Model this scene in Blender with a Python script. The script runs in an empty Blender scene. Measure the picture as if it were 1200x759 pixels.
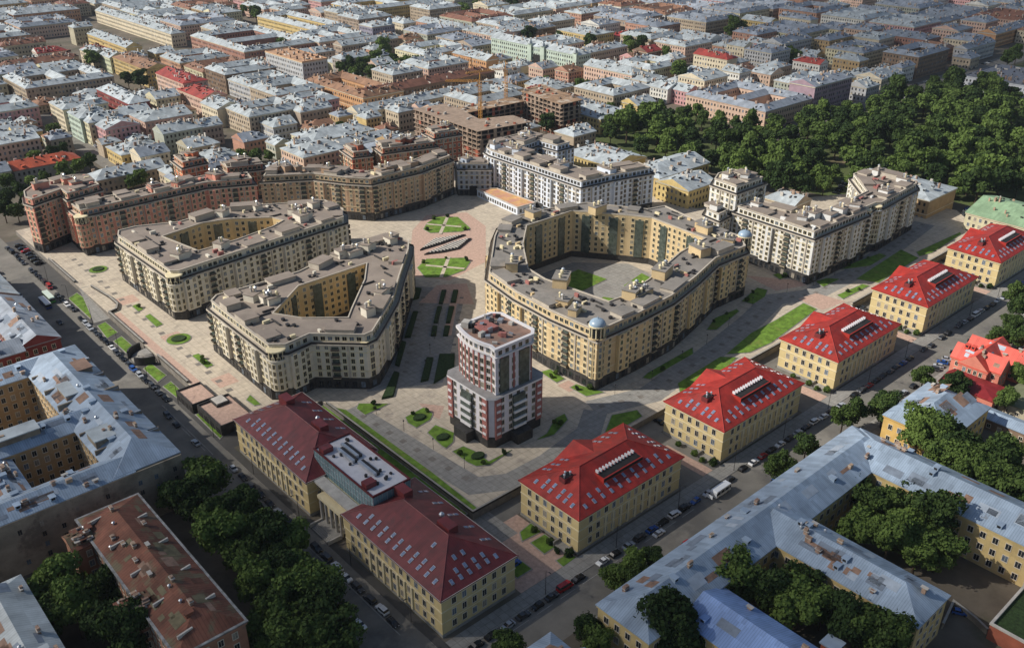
import bpy, math, random
import numpy as np
from mathutils import Vector
from mathutils.geometry import tessellate_polygon
random.seed(7)
SC = bpy.context.scene
COL = SC.collection
R = math.radians
# ------------------------------------------------------------------ camera
CAMP = Vector((-157.44, -147.17, 188.31)); YAW = 0.7279; PITCH = 0.4736; FPX = 1083.95
cd = bpy.data.cameras.new('camera'); cam = bpy.data.objects.new('camera', cd); COL.objects.link(cam)
cd.sensor_width = 36.0; cd.lens = 36.0 * FPX / 1200.0; cd.clip_start = 1.0; cd.clip_end = 20000.0
cam.location = CAMP; cam.rotation_euler = (math.pi / 2 - PITCH, 0.0, -YAW)
SC.camera = cam
# ------------------------------------------------------------------ world and sun
SUN_EL = R(37.0); SUN_AZ = math.atan2(0.64, -0.77)          # direction TO the sun in the xy plane
SDIR = Vector((math.cos(SUN_AZ) * math.cos(SUN_EL), math.sin(SUN_AZ) * math.cos(SUN_EL), math.sin(SUN_EL)))
w = bpy.data.worlds.new('World'); SC.world = w; w.use_nodes = True
nt = w.node_tree; bgn = nt.nodes['Background']
sk = nt.nodes.new('ShaderNodeTexSky'); sk.sky_type = 'NISHITA'; sk.sun_disc = False
sk.sun_elevation = SUN_EL; sk.sun_rotation = math.pi / 2 - SUN_AZ
sk.air_density = 1.0; sk.dust_density = 1.2; sk.ozone_density = 1.2
nt.links.new(sk.outputs[0], bgn.inputs[0]); bgn.inputs[1].default_value = 0.08
sd = bpy.data.lights.new('sun', 'SUN'); sd.energy = 4.9; sd.angle = R(0.53); sd.color = (1.0, 0.95, 0.88)
sun = bpy.data.objects.new('sun', sd); COL.objects.link(sun); sun.location = (0, 0, 400)
sun.rotation_euler = (-SDIR).to_track_quat('-Z', 'Y').to_euler()
SC.view_settings.view_transform = 'Standard'; SC.view_settings.look = 'None'
SC.view_settings.exposure = 0.1; SC.view_settings.gamma = 1.0
SC.view_settings.use_curve_mapping = False
SC.cycles.max_bounces = 5; SC.cycles.diffuse_bounces = 3; SC.cycles.glossy_bounces = 2
SC.cycles.transparent_max_bounces = 8; SC.cycles.transmission_bounces = 2; SC.cycles.volume_bounces = 0
SC.cycles.use_fast_gi = False
SC.render.use_persistent_data = False
# ------------------------------------------------------------------ helpers
FW = Vector((math.sin(YAW) * math.cos(PITCH), math.cos(YAW) * math.cos(PITCH), -math.sin(PITCH)))
RT = Vector((math.cos(YAW), -math.sin(YAW), 0.0)); UP = RT.cross(FW)
def proj(x, y, z=0.0):
    d = Vector((x, y, z)) - CAMP; k = d.dot(FW)
    if k < 1: return (-9999.0, -9999.0, 1.0)
    return (600 + FPX * d.dot(RT) / k, 379.5 - FPX * d.dot(UP) / k, k)
def in_frame(x, y, z=0.0, m=40):
    u, v, k = proj(x, y, z); return -m < u < 1200 + m and -m < v < 759 + m
def lin(c):
    return tuple(((v / 255) / 12.92 if v / 255 <= 0.04045 else ((v / 255 + 0.055) / 1.055) ** 2.4) for v in c)
THINGS = []
def setp(o, label=None, cat=None, group=None, kind=None):
    if label: o['label'] = label; THINGS.append(o)
    if cat: o['category'] = cat
    if group: o['group'] = group
    if kind: o['kind'] = kind
    return o
def thing(name, label, cat, loc, group=None, rz=0.0):
    o = bpy.data.objects.new(name, None); o.empty_display_size = 0.5
    o.location = loc; o.rotation_euler = (0, 0, rz); COL.objects.link(o)
    return setp(o, label, cat, group)
def link(name, me, parent=None, loc=(0, 0, 0), rz=0.0, kind=None):
    o = bpy.data.objects.new(name, me); COL.objects.link(o)
    o.location = loc; o.rotation_euler = (0, 0, rz)
    if parent: o.parent = parent
    if kind: o['kind'] = kind
    return o

# ------------------------------------------------------------------ materials
MATS = {}
def mat(key, col, rough=0.85, metal=0.0, var=0.12, scale=0.35, spec=0.3, bump=0.0, bscale=6.0, objvar=0.0,
        patch=None, patch_scale=0.05, patch_at=0.62, seams=0.0, seamw=0.6, panel=0.16, grid=None):
    if key in MATS: return MATS[key]
    m = bpy.data.materials.new(key); m.use_nodes = True; n = m.node_tree.nodes; l = m.node_tree.links
    b = n['Principled BSDF']; b.inputs['Roughness'].default_value = rough; b.inputs['Metallic'].default_value = metal
    b.inputs['Specular IOR Level'].default_value = spec
    tc = n.new('ShaderNodeTexCoord'); geo = n.new('ShaderNodeNewGeometry')
    nz = n.new('ShaderNodeTexNoise'); nz.inputs['Scale'].default_value = scale; nz.inputs['Detail'].default_value = 5
    nz.inputs['Roughness'].default_value = 0.65
    l.new(geo.outputs['Position'], nz.inputs['Vector'])
    rp = n.new('ShaderNodeValToRGB'); e = rp.color_ramp.elements
    c = lin(col); lo = tuple(max(0, v * (1 - var * 2)) for v in c); hi = tuple(min(1, v * (1 + var * 1.6)) for v in c)
    e[0].position = 0.3; e[0].color = lo + (1,); e[1].position = 0.7; e[1].color = hi + (1,)
    l.new(nz.outputs['Fac'], rp.inputs['Fac']); out = rp.outputs['Color']
    if patch:
        n2 = n.new('ShaderNodeTexNoise'); n2.inputs['Scale'].default_value = patch_scale; n2.inputs['Detail'].default_value = 7
        n2.inputs['Roughness'].default_value = 0.7
        l.new(geo.outputs['Position'], n2.inputs['Vector'])
        r2 = n.new('ShaderNodeValToRGB'); r2.color_ramp.elements[0].position = patch_at - 0.04; r2.color_ramp.elements[1].position = patch_at + 0.05
        l.new(n2.outputs['Fac'], r2.inputs['Fac'])
        mx = n.new('ShaderNodeMix'); mx.data_type = 'RGBA'
        l.new(r2.outputs['Color'], mx.inputs['Factor']); l.new(out, mx.inputs['A']); mx.inputs['B'].default_value = lin(patch) + (1,)
        out = mx.outputs['Result']
    if objvar:
        oi = n.new('ShaderNodeObjectInfo'); mr = n.new('ShaderNodeMapRange')
        mr.inputs['To Min'].default_value = 1 - objvar; mr.inputs['To Max'].default_value = 1 + objvar
        l.new(oi.outputs['Random'], mr.inputs['Value'])
        hs = n.new('ShaderNodeHueSaturation'); l.new(mr.outputs['Result'], hs.inputs['Value']); l.new(out, hs.inputs['Color'])
        mr2 = n.new('ShaderNodeMapRange'); mr2.inputs['To Min'].default_value = 0.5 - objvar * 0.05; mr2.inputs['To Max'].default_value = 0.5 + objvar * 0.05
        l.new(oi.outputs['Random'], mr2.inputs['Value']); l.new(mr2.outputs['Result'], hs.inputs['Hue'])
        out = hs.outputs['Color']
    if seams:
        uv = n.new('ShaderNodeUVMap'); wv = n.new('ShaderNodeTexWave'); wv.wave_type = 'BANDS'; wv.bands_direction = 'X'
        wv.inputs['Scale'].default_value = 1.0 / seamw * 0.314; wv.inputs['Distortion'].default_value = 0.0
        l.new(uv.outputs['UV'], wv.inputs['Vector'])
        r3 = n.new('ShaderNodeValToRGB'); r3.color_ramp.elements[0].position = 0.80; r3.color_ramp.elements[1].position = 0.97
        r3.color_ramp.elements[0].color = (1, 1, 1, 1); r3.color_ramp.elements[1].color = (1 - seams, 1 - seams, 1 - seams, 1)
        l.new(wv.outputs['Fac'], r3.inputs['Fac'])
        mm = n.new('ShaderNodeMix'); mm.data_type = 'RGBA'; mm.blend_type = 'MULTIPLY'; mm.inputs['Factor'].default_value = 1
        l.new(out, mm.inputs['A']); l.new(r3.outputs['Color'], mm.inputs['B']); out = mm.outputs['Result']
        sp_ = n.new('ShaderNodeVectorMath'); sp_.operation = 'MULTIPLY'; sp_.inputs[1].default_value = (1.0 / (seamw * 2), 0.28, 0); l.new(uv.outputs['UV'], sp_.inputs[0])
        fl_ = n.new('ShaderNodeVectorMath'); fl_.operation = 'FLOOR'; l.new(sp_.outputs[0], fl_.inputs[0])
        wn = n.new('ShaderNodeTexWhiteNoise'); wn.noise_dimensions = '2D'; l.new(fl_.outputs[0], wn.inputs['Vector'])
        pm = n.new('ShaderNodeMapRange'); pm.inputs['To Min'].default_value = 1.0 - panel; pm.inputs['To Max'].default_value = 1.0 + panel * 0.7; l.new(wn.outputs['Value'], pm.inputs['Value'])
        hv = n.new('ShaderNodeHueSaturation'); l.new(out, hv.inputs['Color']); l.new(pm.outputs['Result'], hv.inputs['Value']); out = hv.outputs['Color']
    if grid:
        bt = n.new('ShaderNodeTexBrick'); bt.offset = 0.0; bt.inputs['Scale'].default_value = 1.0; bt.inputs['Brick Width'].default_value = grid; bt.inputs['Row Height'].default_value = grid
        bt.inputs['Mortar Size'].default_value = 0.09; bt.inputs['Mortar Smooth'].default_value = 0.5
        bt.inputs['Color1'].default_value = (1, 1, 1, 1); bt.inputs['Color2'].default_value = (0.9, 0.9, 0.9, 1); bt.inputs['Mortar'].default_value = (0.62, 0.6, 0.58, 1)
        l.new(geo.outputs['Position'], bt.inputs['Vector']); gm = n.new('ShaderNodeMix'); gm.data_type = 'RGBA'; gm.blend_type = 'MULTIPLY'; gm.inputs['Factor'].default_value = 1
        l.new(out, gm.inputs['A']); l.new(bt.outputs['Color'], gm.inputs['B']); out = gm.outputs['Result']
    l.new(out, b.inputs['Base Color'])
    if bump:
        bn = n.new('ShaderNodeTexNoise'); bn.inputs['Scale'].default_value = bscale; l.new(geo.outputs['Position'], bn.inputs['Vector'])
        bp = n.new('ShaderNodeBump'); bp.inputs['Strength'].default_value = bump; bp.inputs['Distance'].default_value = 0.2
        l.new(bn.outputs['Fac'], bp.inputs['Height']); l.new(bp.outputs['Normal'], b.inputs['Normal'])
    MATS[key] = m
    return m
WALL = {'tan': (176, 156, 128), 'terra': (190, 138, 106), 'olive': (160, 152, 126), 'yellow': (208, 178, 108), 'lime': (200, 204, 164),
        'cream': (214, 198, 164), 'white': (216, 212, 200), 'pink': (206, 150, 146), 'lemon': (214, 204, 160), 'mint': (182, 198, 178),
        'sage': (158, 166, 152), 'taupe': (152, 136, 118), 'redwall': (146, 62, 56), 'grey': (140, 136, 130), 'brick': (170, 120, 100),
        'lgrey': (182, 182, 180), 'orange': (206, 150, 98), 'brown': (142, 110, 86), 'pinkc': (210, 172, 148), 'beige': (192, 172, 142),
        'lilac': (150, 146, 164), 'salmon': (194, 140, 112), 'beigepink': (208, 172, 144), 'mauve': (160, 130, 140), 'ochre': (188, 152, 102), 'umber': (110, 90, 72)}
for k_, c_ in (('olive', (178, 168, 138)), ('taupe', (172, 150, 128)), ('grey', (164, 154, 142)), ('umber', (132, 106, 84)), ('sage', (172, 176, 156))): WALL[k_] = c_
WORD = {'tan': 'tan', 'terra': 'terracotta', 'olive': 'olive-grey', 'yellow': 'yellow', 'lime': 'pale lime', 'cream': 'cream', 'white': 'off-white', 'pink': 'pink',
        'lemon': 'pale yellow', 'mint': 'pale green', 'sage': 'grey-green', 'taupe': 'brown-grey', 'redwall': 'dark red', 'grey': 'grey', 'brick': 'brick-pink',
        'lgrey': 'light grey', 'orange': 'orange', 'brown': 'brown', 'pinkc': 'peach', 'beige': 'beige', 'lilac': 'lilac-grey', 'salmon': 'salmon',
        'beigepink': 'peach-beige', 'mauve': 'mauve', 'ochre': 'ochre', 'umber': 'brown'}
for k_, c_ in list(WALL.items()):
    g_ = sum(c_) / 3; WALL[k_] = tuple(int(g_ + (v - g_) * 0.8) for v in c_)
def wall(k): return mat('wall_' + k, WALL[k], var=0.10, scale=0.25, bump=0.15, objvar=0.06, patch=tuple(int(v * 0.86) for v in WALL[k]), patch_scale=0.12, patch_at=0.66)
ROOF = {'silver': (172, 179, 180), 'bluegrey': (140, 147, 155), 'brown': (140, 104, 80), 'rust': (132, 92, 72), 'red': (152, 60, 54), 'orange': (190, 92, 62), 'tanflat': (178, 140, 108)}
RWORD = {'silver': 'silver metal', 'bluegrey': 'blue-grey metal', 'brown': 'brown', 'rust': 'rusty brown', 'red': 'red', 'orange': 'orange-red', 'tanflat': 'flat tan'}
def roofm(k):
    return mat('roof_' + k, ROOF[k], rough=0.55, metal=0.0, var=0.16, scale=0.12, spec=0.4, objvar=0.10, seams=0.18, seamw=0.9,
               patch=(130, 112, 98) if k in ('silver', 'bluegrey') else (110, 84, 70), patch_scale=0.06, patch_at=0.68)
GLASS = mat('window_glass', (40, 44, 48), rough=0.12, var=0.5, scale=0.6, spec=0.5)
GLASS2 = mat('window_glass_painted_sky', (104, 116, 128), rough=0.15, var=0.3, scale=0.6, spec=0.5)  # sky reflection painted into the pane as a paler blue
GLASS3 = mat('window_curtain', (150, 142, 128), rough=0.5, var=0.2, scale=0.6)
GLASSF = mat('window_glass_far', (52, 50, 48), rough=0.35, var=0.4, scale=0.5, spec=0.3)
FRAME = mat('window_frame', (206, 196, 176), var=0.05)
BRICKC = mat('chimney_brick', (164, 138, 118), var=0.25, scale=0.8, objvar=0.2)
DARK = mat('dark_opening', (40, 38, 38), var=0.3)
GRANITE = mat('dark_granite', (66, 64, 62), rough=0.6, var=0.25, scale=0.8)
CONC = mat('pale_concrete', (188, 182, 172), var=0.12)
IRON = mat('dark_iron', (52, 50, 50), rough=0.6, var=0.2)

# ------------------------------------------------------------------ mesh builder
class MB:
    def __init__(s): s.v = []; s.f = []; s.m = []; s.uv = {}
    def add(s, vs, fs, mi=0):
        b = len(s.v); s.v.extend(vs)
        for f in fs: s.f.append(tuple(b + i for i in f)); s.m.append(mi)
    def quad(s, a, b, c, d, mi=0, uv=None):
        if uv: s.uv[len(s.f)] = uv
        s.add([a, b, c, d], [(0, 1, 2, 3)], mi)
    def tri(s, a, b, c, mi=0, uv=None):
        if uv: s.uv[len(s.f)] = uv
        s.add([a, b, c], [(0, 1, 2)], mi)
    def obox(s, cx, cy, z0, lx, ly, h, ang=0.0, mi=0, top=None, bottom=False):
        ca, sa = math.cos(ang), math.sin(ang); t = 1.0 if top is None else top
        p = []
        for z, k in ((z0, 1.0), (z0 + h, t)):
            for sx, sy in ((-1, -1), (1, -1), (1, 1), (-1, 1)):
                x = sx * lx / 2 * k; y = sy * ly / 2 * k
                p.append((cx + x * ca - y * sa, cy + x * sa + y * ca, z))
        fs = [(0, 1, 5, 4), (1, 2, 6, 5), (2, 3, 7, 6), (3, 0, 4, 7), (4, 5, 6, 7)]
        if bottom: fs.append((3, 2, 1, 0))
        s.add(p, fs, mi)
    def box(s, x0, x1, y0, y1, z0, z1, mi=0, bottom=True): s.obox((x0 + x1) / 2, (y0 + y1) / 2, z0, x1 - x0, y1 - y0, z1 - z0, 0, mi, None, bottom)
    def walls(s, loop, z0, z1, mi=0, flip=False):
        n = len(loop)
        for i in range(n):
            a = loop[i]; b = loop[(i + 1) % n]
            q = [(a[0], a[1], z0), (b[0], b[1], z0), (b[0], b[1], z1), (a[0], a[1], z1)]
            if flip: q.reverse()
            s.add(q, [(0, 1, 2, 3)], mi)
    def poly(s, loop, z, mi=0, holes=()):
        ls = [[Vector((p[0], p[1], 0)) for p in loop]] + [[Vector((p[0], p[1], 0)) for p in h] for h in holes]
        flat = [p for q in ls for p in q]; ts = tessellate_polygon(ls)
        fs = []
        for t in ts:
            a, b, c = (flat[i] for i in t)
            fs.append(t if (b - a).cross(c - a).z > 0 else (t[0], t[2], t[1]))
        s.add([(p.x, p.y, z) for p in flat], fs, mi)
    def prism(s, loop, z0, z1, mi=0, holes=(), mtop=None):
        s.walls(loop, z0, z1, mi)
        for h in holes: s.walls(h, z0, z1, mi, flip=area(h) > 0)
        s.poly(loop, z1, mi if mtop is None else mtop, holes)
    def tube(s, p0, p1, r0, r1=None, n=6, mi=0, cap=True):
        p0 = Vector(p0); p1 = Vector(p1); r1 = r0 if r1 is None else r1; d = (p1 - p0).normalized()
        u = d.orthogonal().normalized(); v = d.cross(u); vs = []
        for p, r in ((p0, r0), (p1, r1)):
            for i in range(n):
                a = 2 * math.pi * i / n; q = p + u * (math.cos(a) * r) + v * (math.sin(a) * r); vs.append(tuple(q))
        fs = [(i, (i + 1) % n, n + (i + 1) % n, n + i) for i in range(n)]
        if cap: fs.append(tuple(range(n, 2 * n))); fs.append(tuple(reversed(range(n))))
        s.add(vs, fs, mi)
    def lathe(s, cx, cy, prof, n=16, mi=0):
        vs = []; fs = []
        for r, z in prof:
            for i in range(n):
                a = 2 * math.pi * i / n; vs.append((cx + r * math.cos(a), cy + r * math.sin(a), z))
        for j in range(len(prof) - 1):
            for i in range(n): fs.append((j * n + i, j * n + (i + 1) % n, (j + 1) * n + (i + 1) % n, (j + 1) * n + i))
        fs.append(tuple((len(prof) - 1) * n + i for i in range(n)))
        s.add(vs, fs, mi)
    def mesh(s, name, mats, org=(0, 0, 0), smooth=False):
        me = bpy.data.meshes.new(name)
        ox, oy, oz = org
        me.from_pydata([(a - ox, b - oy, c - oz) for a, b, c in s.v], [], s.f)
        for m in (mats if isinstance(mats, (list, tuple)) else [mats]): me.materials.append(m)
        if any(s.m): me.polygons.foreach_set('material_index', s.m)
        if s.uv:
            ul = me.uv_layers.new(name='UVMap')
            for fi, uv in s.uv.items():
                st = me.polygons[fi].loop_start
                for k, c in enumerate(uv): ul.data[st + k].uv = c
        if smooth: me.polygons.foreach_set('use_smooth', [True] * len(me.polygons))
        me.update(); return me
    def build(s, name, mats, parent=None, org=None, kind=None, smooth=False):
        if not s.f: return None
        if org is None:
            r_ = parent
            while r_ is not None and r_.parent is not None: r_ = r_.parent
            org = tuple(r_.location) if r_ else (0, 0, 0)
        return link(name, s.mesh(name, mats, org, smooth), parent, kind=kind)
def area(l): return 0.5 * sum(l[i][0] * l[(i + 1) % len(l)][1] - l[(i + 1) % len(l)][0] * l[i][1] for i in range(len(l)))
def ccw(l): return list(l) if area(l) > 0 else list(reversed(l))
def offset(loop, d):
    """inset (d>0) of a ccw loop"""
    n = len(loop); out = []
    for i in range(n):
        a = Vector(loop[i - 1][:2]); b = Vector(loop[i][:2]); c = Vector(loop[(i + 1) % n][:2])
        e1 = (b - a).normalized(); e2 = (c - b).normalized()
        n1 = Vector((-e1.y, e1.x)); n2 = Vector((-e2.y, e2.x)); k = 1 + n1.dot(n2)
        m = (n1 + n2) / max(k, 0.35)
        out.append((b.x + m.x * d, b.y + m.y * d))
    return out
def inside(p, loop):
    x, y = p; c = False; n = len(loop); j = n - 1
    for i in range(n):
        xi, yi = loop[i][:2]; xj, yj = loop[j][:2]
        if (yi > y) != (yj > y) and x < (xj - xi) * (y - yi) / (yj - yi) + xi: c = not c
        j = i
    return c
def center(l): return (sum(p[0] for p in l) / len(l), sum(p[1] for p in l) / len(l))
def rect(x0, x1, y0, y1): return [(x0, y0), (x1, y0), (x1, y1), (x0, y1)]

# ------------------------------------------------------------------ windows
WT = {}
def win_verts(w, h, style):
    """local: x along the wall, -y outward, z up, origin at sill centre"""
    k = (w, h, style)
    if k in WT: return WT[k]
    b = MB(); a = w / 2; o = 0.16; dp = -0.10; dg = -0.04
    if style == 'plain':
        P = [(-a, 0, 0), (a, 0, 0), (a, 0, h), (-a, 0, h)]; Q = [(x, -0.08, z) for x, y, z in P]
        b.add(P + Q, [(4, 5, 6, 7), (0, 1, 5, 4), (1, 2, 6, 5), (2, 3, 7, 6), (3, 0, 4, 7)], 0)
    else:
        b.quad((-a, dg, 0), (a, dg, 0), (a, dg, h), (-a, dg, h), 0)
        I = [(-a, 0), (a, 0), (a, h), (-a, h)]; O = [(-a - o, -0.22), (a + o, -0.22), (a + o, h + 0.2), (-a - o, h + 0.2)]
        for i in range(4):
            j = (i + 1) % 4
            b.quad((O[i][0], dp, O[i][1]), (O[j][0], dp, O[j][1]), (I[j][0], dp, I[j][1]), (I[i][0], dp, I[i][1]), 1)
            b.quad((O[i][0], 0, O[i][1]), (O[j][0], 0, O[j][1]), (O[j][0], dp, O[j][1]), (O[i][0], dp, O[i][1]), 1)
            b.quad((I[i][0], dp, I[i][1]), (I[j][0], dp, I[j][1]), (I[j][0], dg, I[j][1]), (I[i][0], dg, I[i][1]), 1)
        b.obox(0, dg - 0.02, 0, 0.06, 0.05, h, 0, 1)
    WT[k] = b; return b
WM = {}
def win_mesh(w, h, style, mats):
    k = (w, h, style, tuple(m.name for m in mats))
    if k not in WM: WM[k] = win_verts(w, h, style).mesh('window', list(mats))
    return WM[k]
def place_windows(root, wins, mats, cap=300, style='framed'):
    """wins: (x,y,z,angle,w,h). the cap largest in view become parts of their own, the rest one joined part"""
    org = root.location; sc = []
    for q in wins:
        x, y, z, a, w, h = q
        nx, ny = math.sin(a), -math.cos(a)
        u, v, k = proj(x, y, z); f = (CAMP.x - x) * nx + (CAMP.y - y) * ny
        ok = f > 0 and -20 < u < 1220 and -20 < v < 779
        sc.append((w * h * f / (k ** 3) if ok else -1, q))
    sc.sort(key=lambda t: -t[0]); rest = MB(); n = 0; rn = random.Random(len(wins))
    mats = list(mats); mats = mats + [GLASS2, GLASS3]; var = [mats[:2], [GLASS2, mats[1]], [GLASS3, mats[1]]]
    for s, (x, y, z, a, w, h) in sc:
        if s > 0 and n < cap:
            link('window', win_mesh(w, h, style, var[rn.choices((0, 1, 2), (74, 16, 10))[0]]), root, (x - org.x, y - org.y, z - org.z), a); n += 1
        else:
            t = win_verts(w, h, 'plain' if s < 0 else style); ca, sa = math.cos(a), math.sin(a)
            b = len(rest.v)
            rest.v.extend((x + px * ca - py * sa, y + px * sa + py * ca, z + pz) for px, py, pz in t.v)
            rest.f.extend(tuple(b + i for i in f) for f in t.f); g_ = rn.choices((0, 2, 3), (76, 15, 9))[0]; rest.m.extend((g_ if q_ == 0 else q_) for q_ in t.m)
    rest.build('window_row', list(mats), root, kind='stuff')
def edge_windows(loop, zs, sp=3.0, w=1.3, h=1.9, margin=1.2, out=0.0, minlen=3.0, skip=None, closed=True):
    res = []; n = len(loop)
    for i in range(n if closed else n - 1):
        a = Vector(loop[i][:2]); b = Vector(loop[(i + 1) % n][:2]); L = (b - a).length
        if L < minlen: continue
        d = (b - a) / L; ang = math.atan2(d.y, d.x); k = max(1, int((L - 2 * margin + 0.4) / sp)); st = (L - 2 * margin) / k
        for j in range(k):
            t = margin + st * (j + 0.5)
            p = a + d * t + Vector((d.y, -d.x)) * out
            for zi, z in enumerate(zs):
                if skip and skip(i, j, zi): continue
                res.append((p.x, p.y, z, ang, w, h))
    return res
# ------------------------------------------------------------------ pitched ribbons
def ribbon_paths(pl, wd, closed=False):
    """left/right offset of a centre polyline"""
    n = len(pl); Lf = []; Rg = []; md = []
    for i in range(n):
        p = Vector(pl[i])
        if closed: a = Vector(pl[i - 1]); c = Vector(pl[(i + 1) % n])
        else: a = Vector(pl[max(i - 1, 0)]); c = Vector(pl[min(i + 1, n - 1)])
        e1 = (p - a).normalized() if (p - a).length > 0 else (c - p).normalized()
        e2 = (c - p).normalized() if (c - p).length > 0 else e1
        n1 = Vector((-e1.y, e1.x)); n2 = Vector((-e2.y, e2.x)); m = (n1 + n2) / max(1 + n1.dot(n2), 0.35)
        Lf.append(tuple(p + m * wd / 2)); Rg.append(tuple(p - m * wd / 2)); md.append(tuple(p))
    return Lf, Rg, md
def roof_ribbon(rb, wb, pl, wd, z, rise, over=0.6, closed=False, hip=(True, True), thick=0.35):
    Lf, Rg, md = ribbon_paths(pl, wd + 2 * over, closed)
    n = len(pl); md3 = [[p[0], p[1], z + rise] for p in md]
    if not closed:
        for e, i, j in ((0, 0, 1), (1, n - 1, n - 2)):
            d = (Vector(pl[i]) - Vector(pl[j])).normalized()
            for arr in (Lf, Rg): arr[i] = (arr[i][0] + d.x * over, arr[i][1] + d.y * over)
            k = -(wd / 2) if hip[e] else over
            md3[i][0] += d.x * k; md3[i][1] += d.y * k
    run = 0.0
    for i in range(n if closed else n - 1):
        j = (i + 1) % n
        a, b = Rg[i], Rg[j]; c, d = Lf[i], Lf[j]; L = (Vector(b) - Vector(a)).length
        e = (Vector(b) - Vector(a)).normalized()
        def u(p, q=a): return (run + (p[0] - q[0]) * e.x + (p[1] - q[1]) * e.y, (0.0 if len(p) == 2 else wd / 2))
        rb.quad((a[0], a[1], z), (b[0], b[1], z), tuple(md3[j]), tuple(md3[i]), 0, [u(a), u(b), u(md3[j]), u(md3[i])])
        rb.quad((d[0], d[1], z), (c[0], c[1], z), tuple(md3[i]), tuple(md3[j]), 0, [u(d), u(c), u(md3[i]), u(md3[j])])
        # fascia
        rb.quad((a[0], a[1], z - thick), (b[0], b[1], z - thick), (b[0], b[1], z), (a[0], a[1], z), 0, [(0, 0)] * 4)
        rb.quad((d[0], d[1], z - thick), (c[0], c[1], z - thick), (c[0], c[1], z), (d[0], d[1], z), 0, [(0, 0)] * 4)
        run += L
    if not closed:
        for e, i, s in ((0, 0, 1), (1, n - 1, -1)):
            a, c = (Lf[i], Rg[i]) if e == 0 else (Rg[i], Lf[i])
            m = tuple(md3[i])
            wdn = wd + 2 * over
            (rb if hip[e] else wb).tri((a[0], a[1], z), (c[0], c[1], z), m, 0, [(0, 0), (wdn, 0), (wdn / 2, 0)])
            rb.quad((a[0], a[1], z - thick), (c[0], c[1], z - thick), (c[0], c[1], z), (a[0], a[1], z), 0, [(0, 0)] * 4)
        # soffit
        rb.poly(ccw(Rg + list(reversed(Lf))), z - thick)
    Lw, Rw, _ = ribbon_paths(pl, wd, closed)
    if closed: return [ccw(Rw) if abs(area(Rw)) > abs(area(Lw)) else ccw(Lw), list(reversed(ccw(Lw))) if abs(area(Rw)) > abs(area(Lw)) else list(reversed(ccw(Rw)))]
    return [ccw(Rw + list(reversed(Lw)))]
def clutter(root, spots, zf, rnd, n, col=None, big=1.0):
    """chimney stacks, vents and dormers scattered on a pitched roof"""
    ch = MB(); dm = MB()
    for i in range(int(n * 1.7)):
        x, y, ang = spots(rnd); z = zf(x, y)
        r = rnd.random()
        if r < 0.42:
            ch.obox(x, y, z - 0.8, rnd.uniform(0.6, 2.2) * big, rnd.uniform(0.5, 0.9) * big, rnd.uniform(1.8, 3.2), ang + (math.pi / 2 if rnd.random() < 0.4 else 0), 0 if rnd.random() < 0.6 else 1)
        elif r < 0.66:
            h = rnd.uniform(1.4, 2.2); dm.obox(x, y, z - 1.0, rnd.uniform(1.2, 2.4), rnd.uniform(1.6, 2.6), h, ang, 0)
            dm.obox(x, y, z - 0.6 + h * 0.3, 1.0, 2.7, h * 0.4, ang, 1)
        elif r < 0.9:
            ch.obox(x, y, z - 0.4, rnd.uniform(0.8, 1.6), rnd.uniform(0.7, 1.3), rnd.uniform(0.7, 1.0), ang, 2)
        else:
            ch.obox(x, y, z - 0.5, rnd.uniform(2.5, 5.0), 0.35, 1.1, ang + math.pi / 2, 1)
    ch.build('chimney_stack', [BRICKC, CONC, DARK], root, kind='stuff')
    dm.build('dormer', [col or roofm('silver'), DARK], root, kind='stuff')
LAWN0={'l0': [(-51.5, 285.5), (-46.8, 288.9), (-45.6, 267.9), (-47.6, 260.2), (-51.4, 257.9)], 'l1': [(-51.6, 248.0), (-48.1, 249.3), (-47.9, 235.9), (-52.8, 233.8)], 'l2': [(-51.7, 228.7), (-48.0, 230.7), (-47.8, 218.0), (-51.7, 215.5)], 'l3': [(-51.6, 197.0), (-48.1, 198.6), (-47.4, 185.9), (-51.6, 183.4)], 'l4': [(-51.5, 178.0), (-48.1, 179.4), (-48.1, 170.6), (-51.0, 164.8)], 'l5': [(-50.8, 150.0), (-48.7, 149.7), (-49.0, 131.6), (-51.2, 129.9)], 'h1': [(-5.3, 19.5), (-0.2, 20.4), (-0.5, 15.8), (-7.2, 16.4)], 'h2': [(-6.0, 13.7), (-0.6, 13.7), (-0.7, 8.0), (-6.3, 7.8)], 'h3': [(-5.7, 2.8), (-1.0, 2.6), (-0.7, 0.3), (-6.0, 0.0)]}
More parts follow.
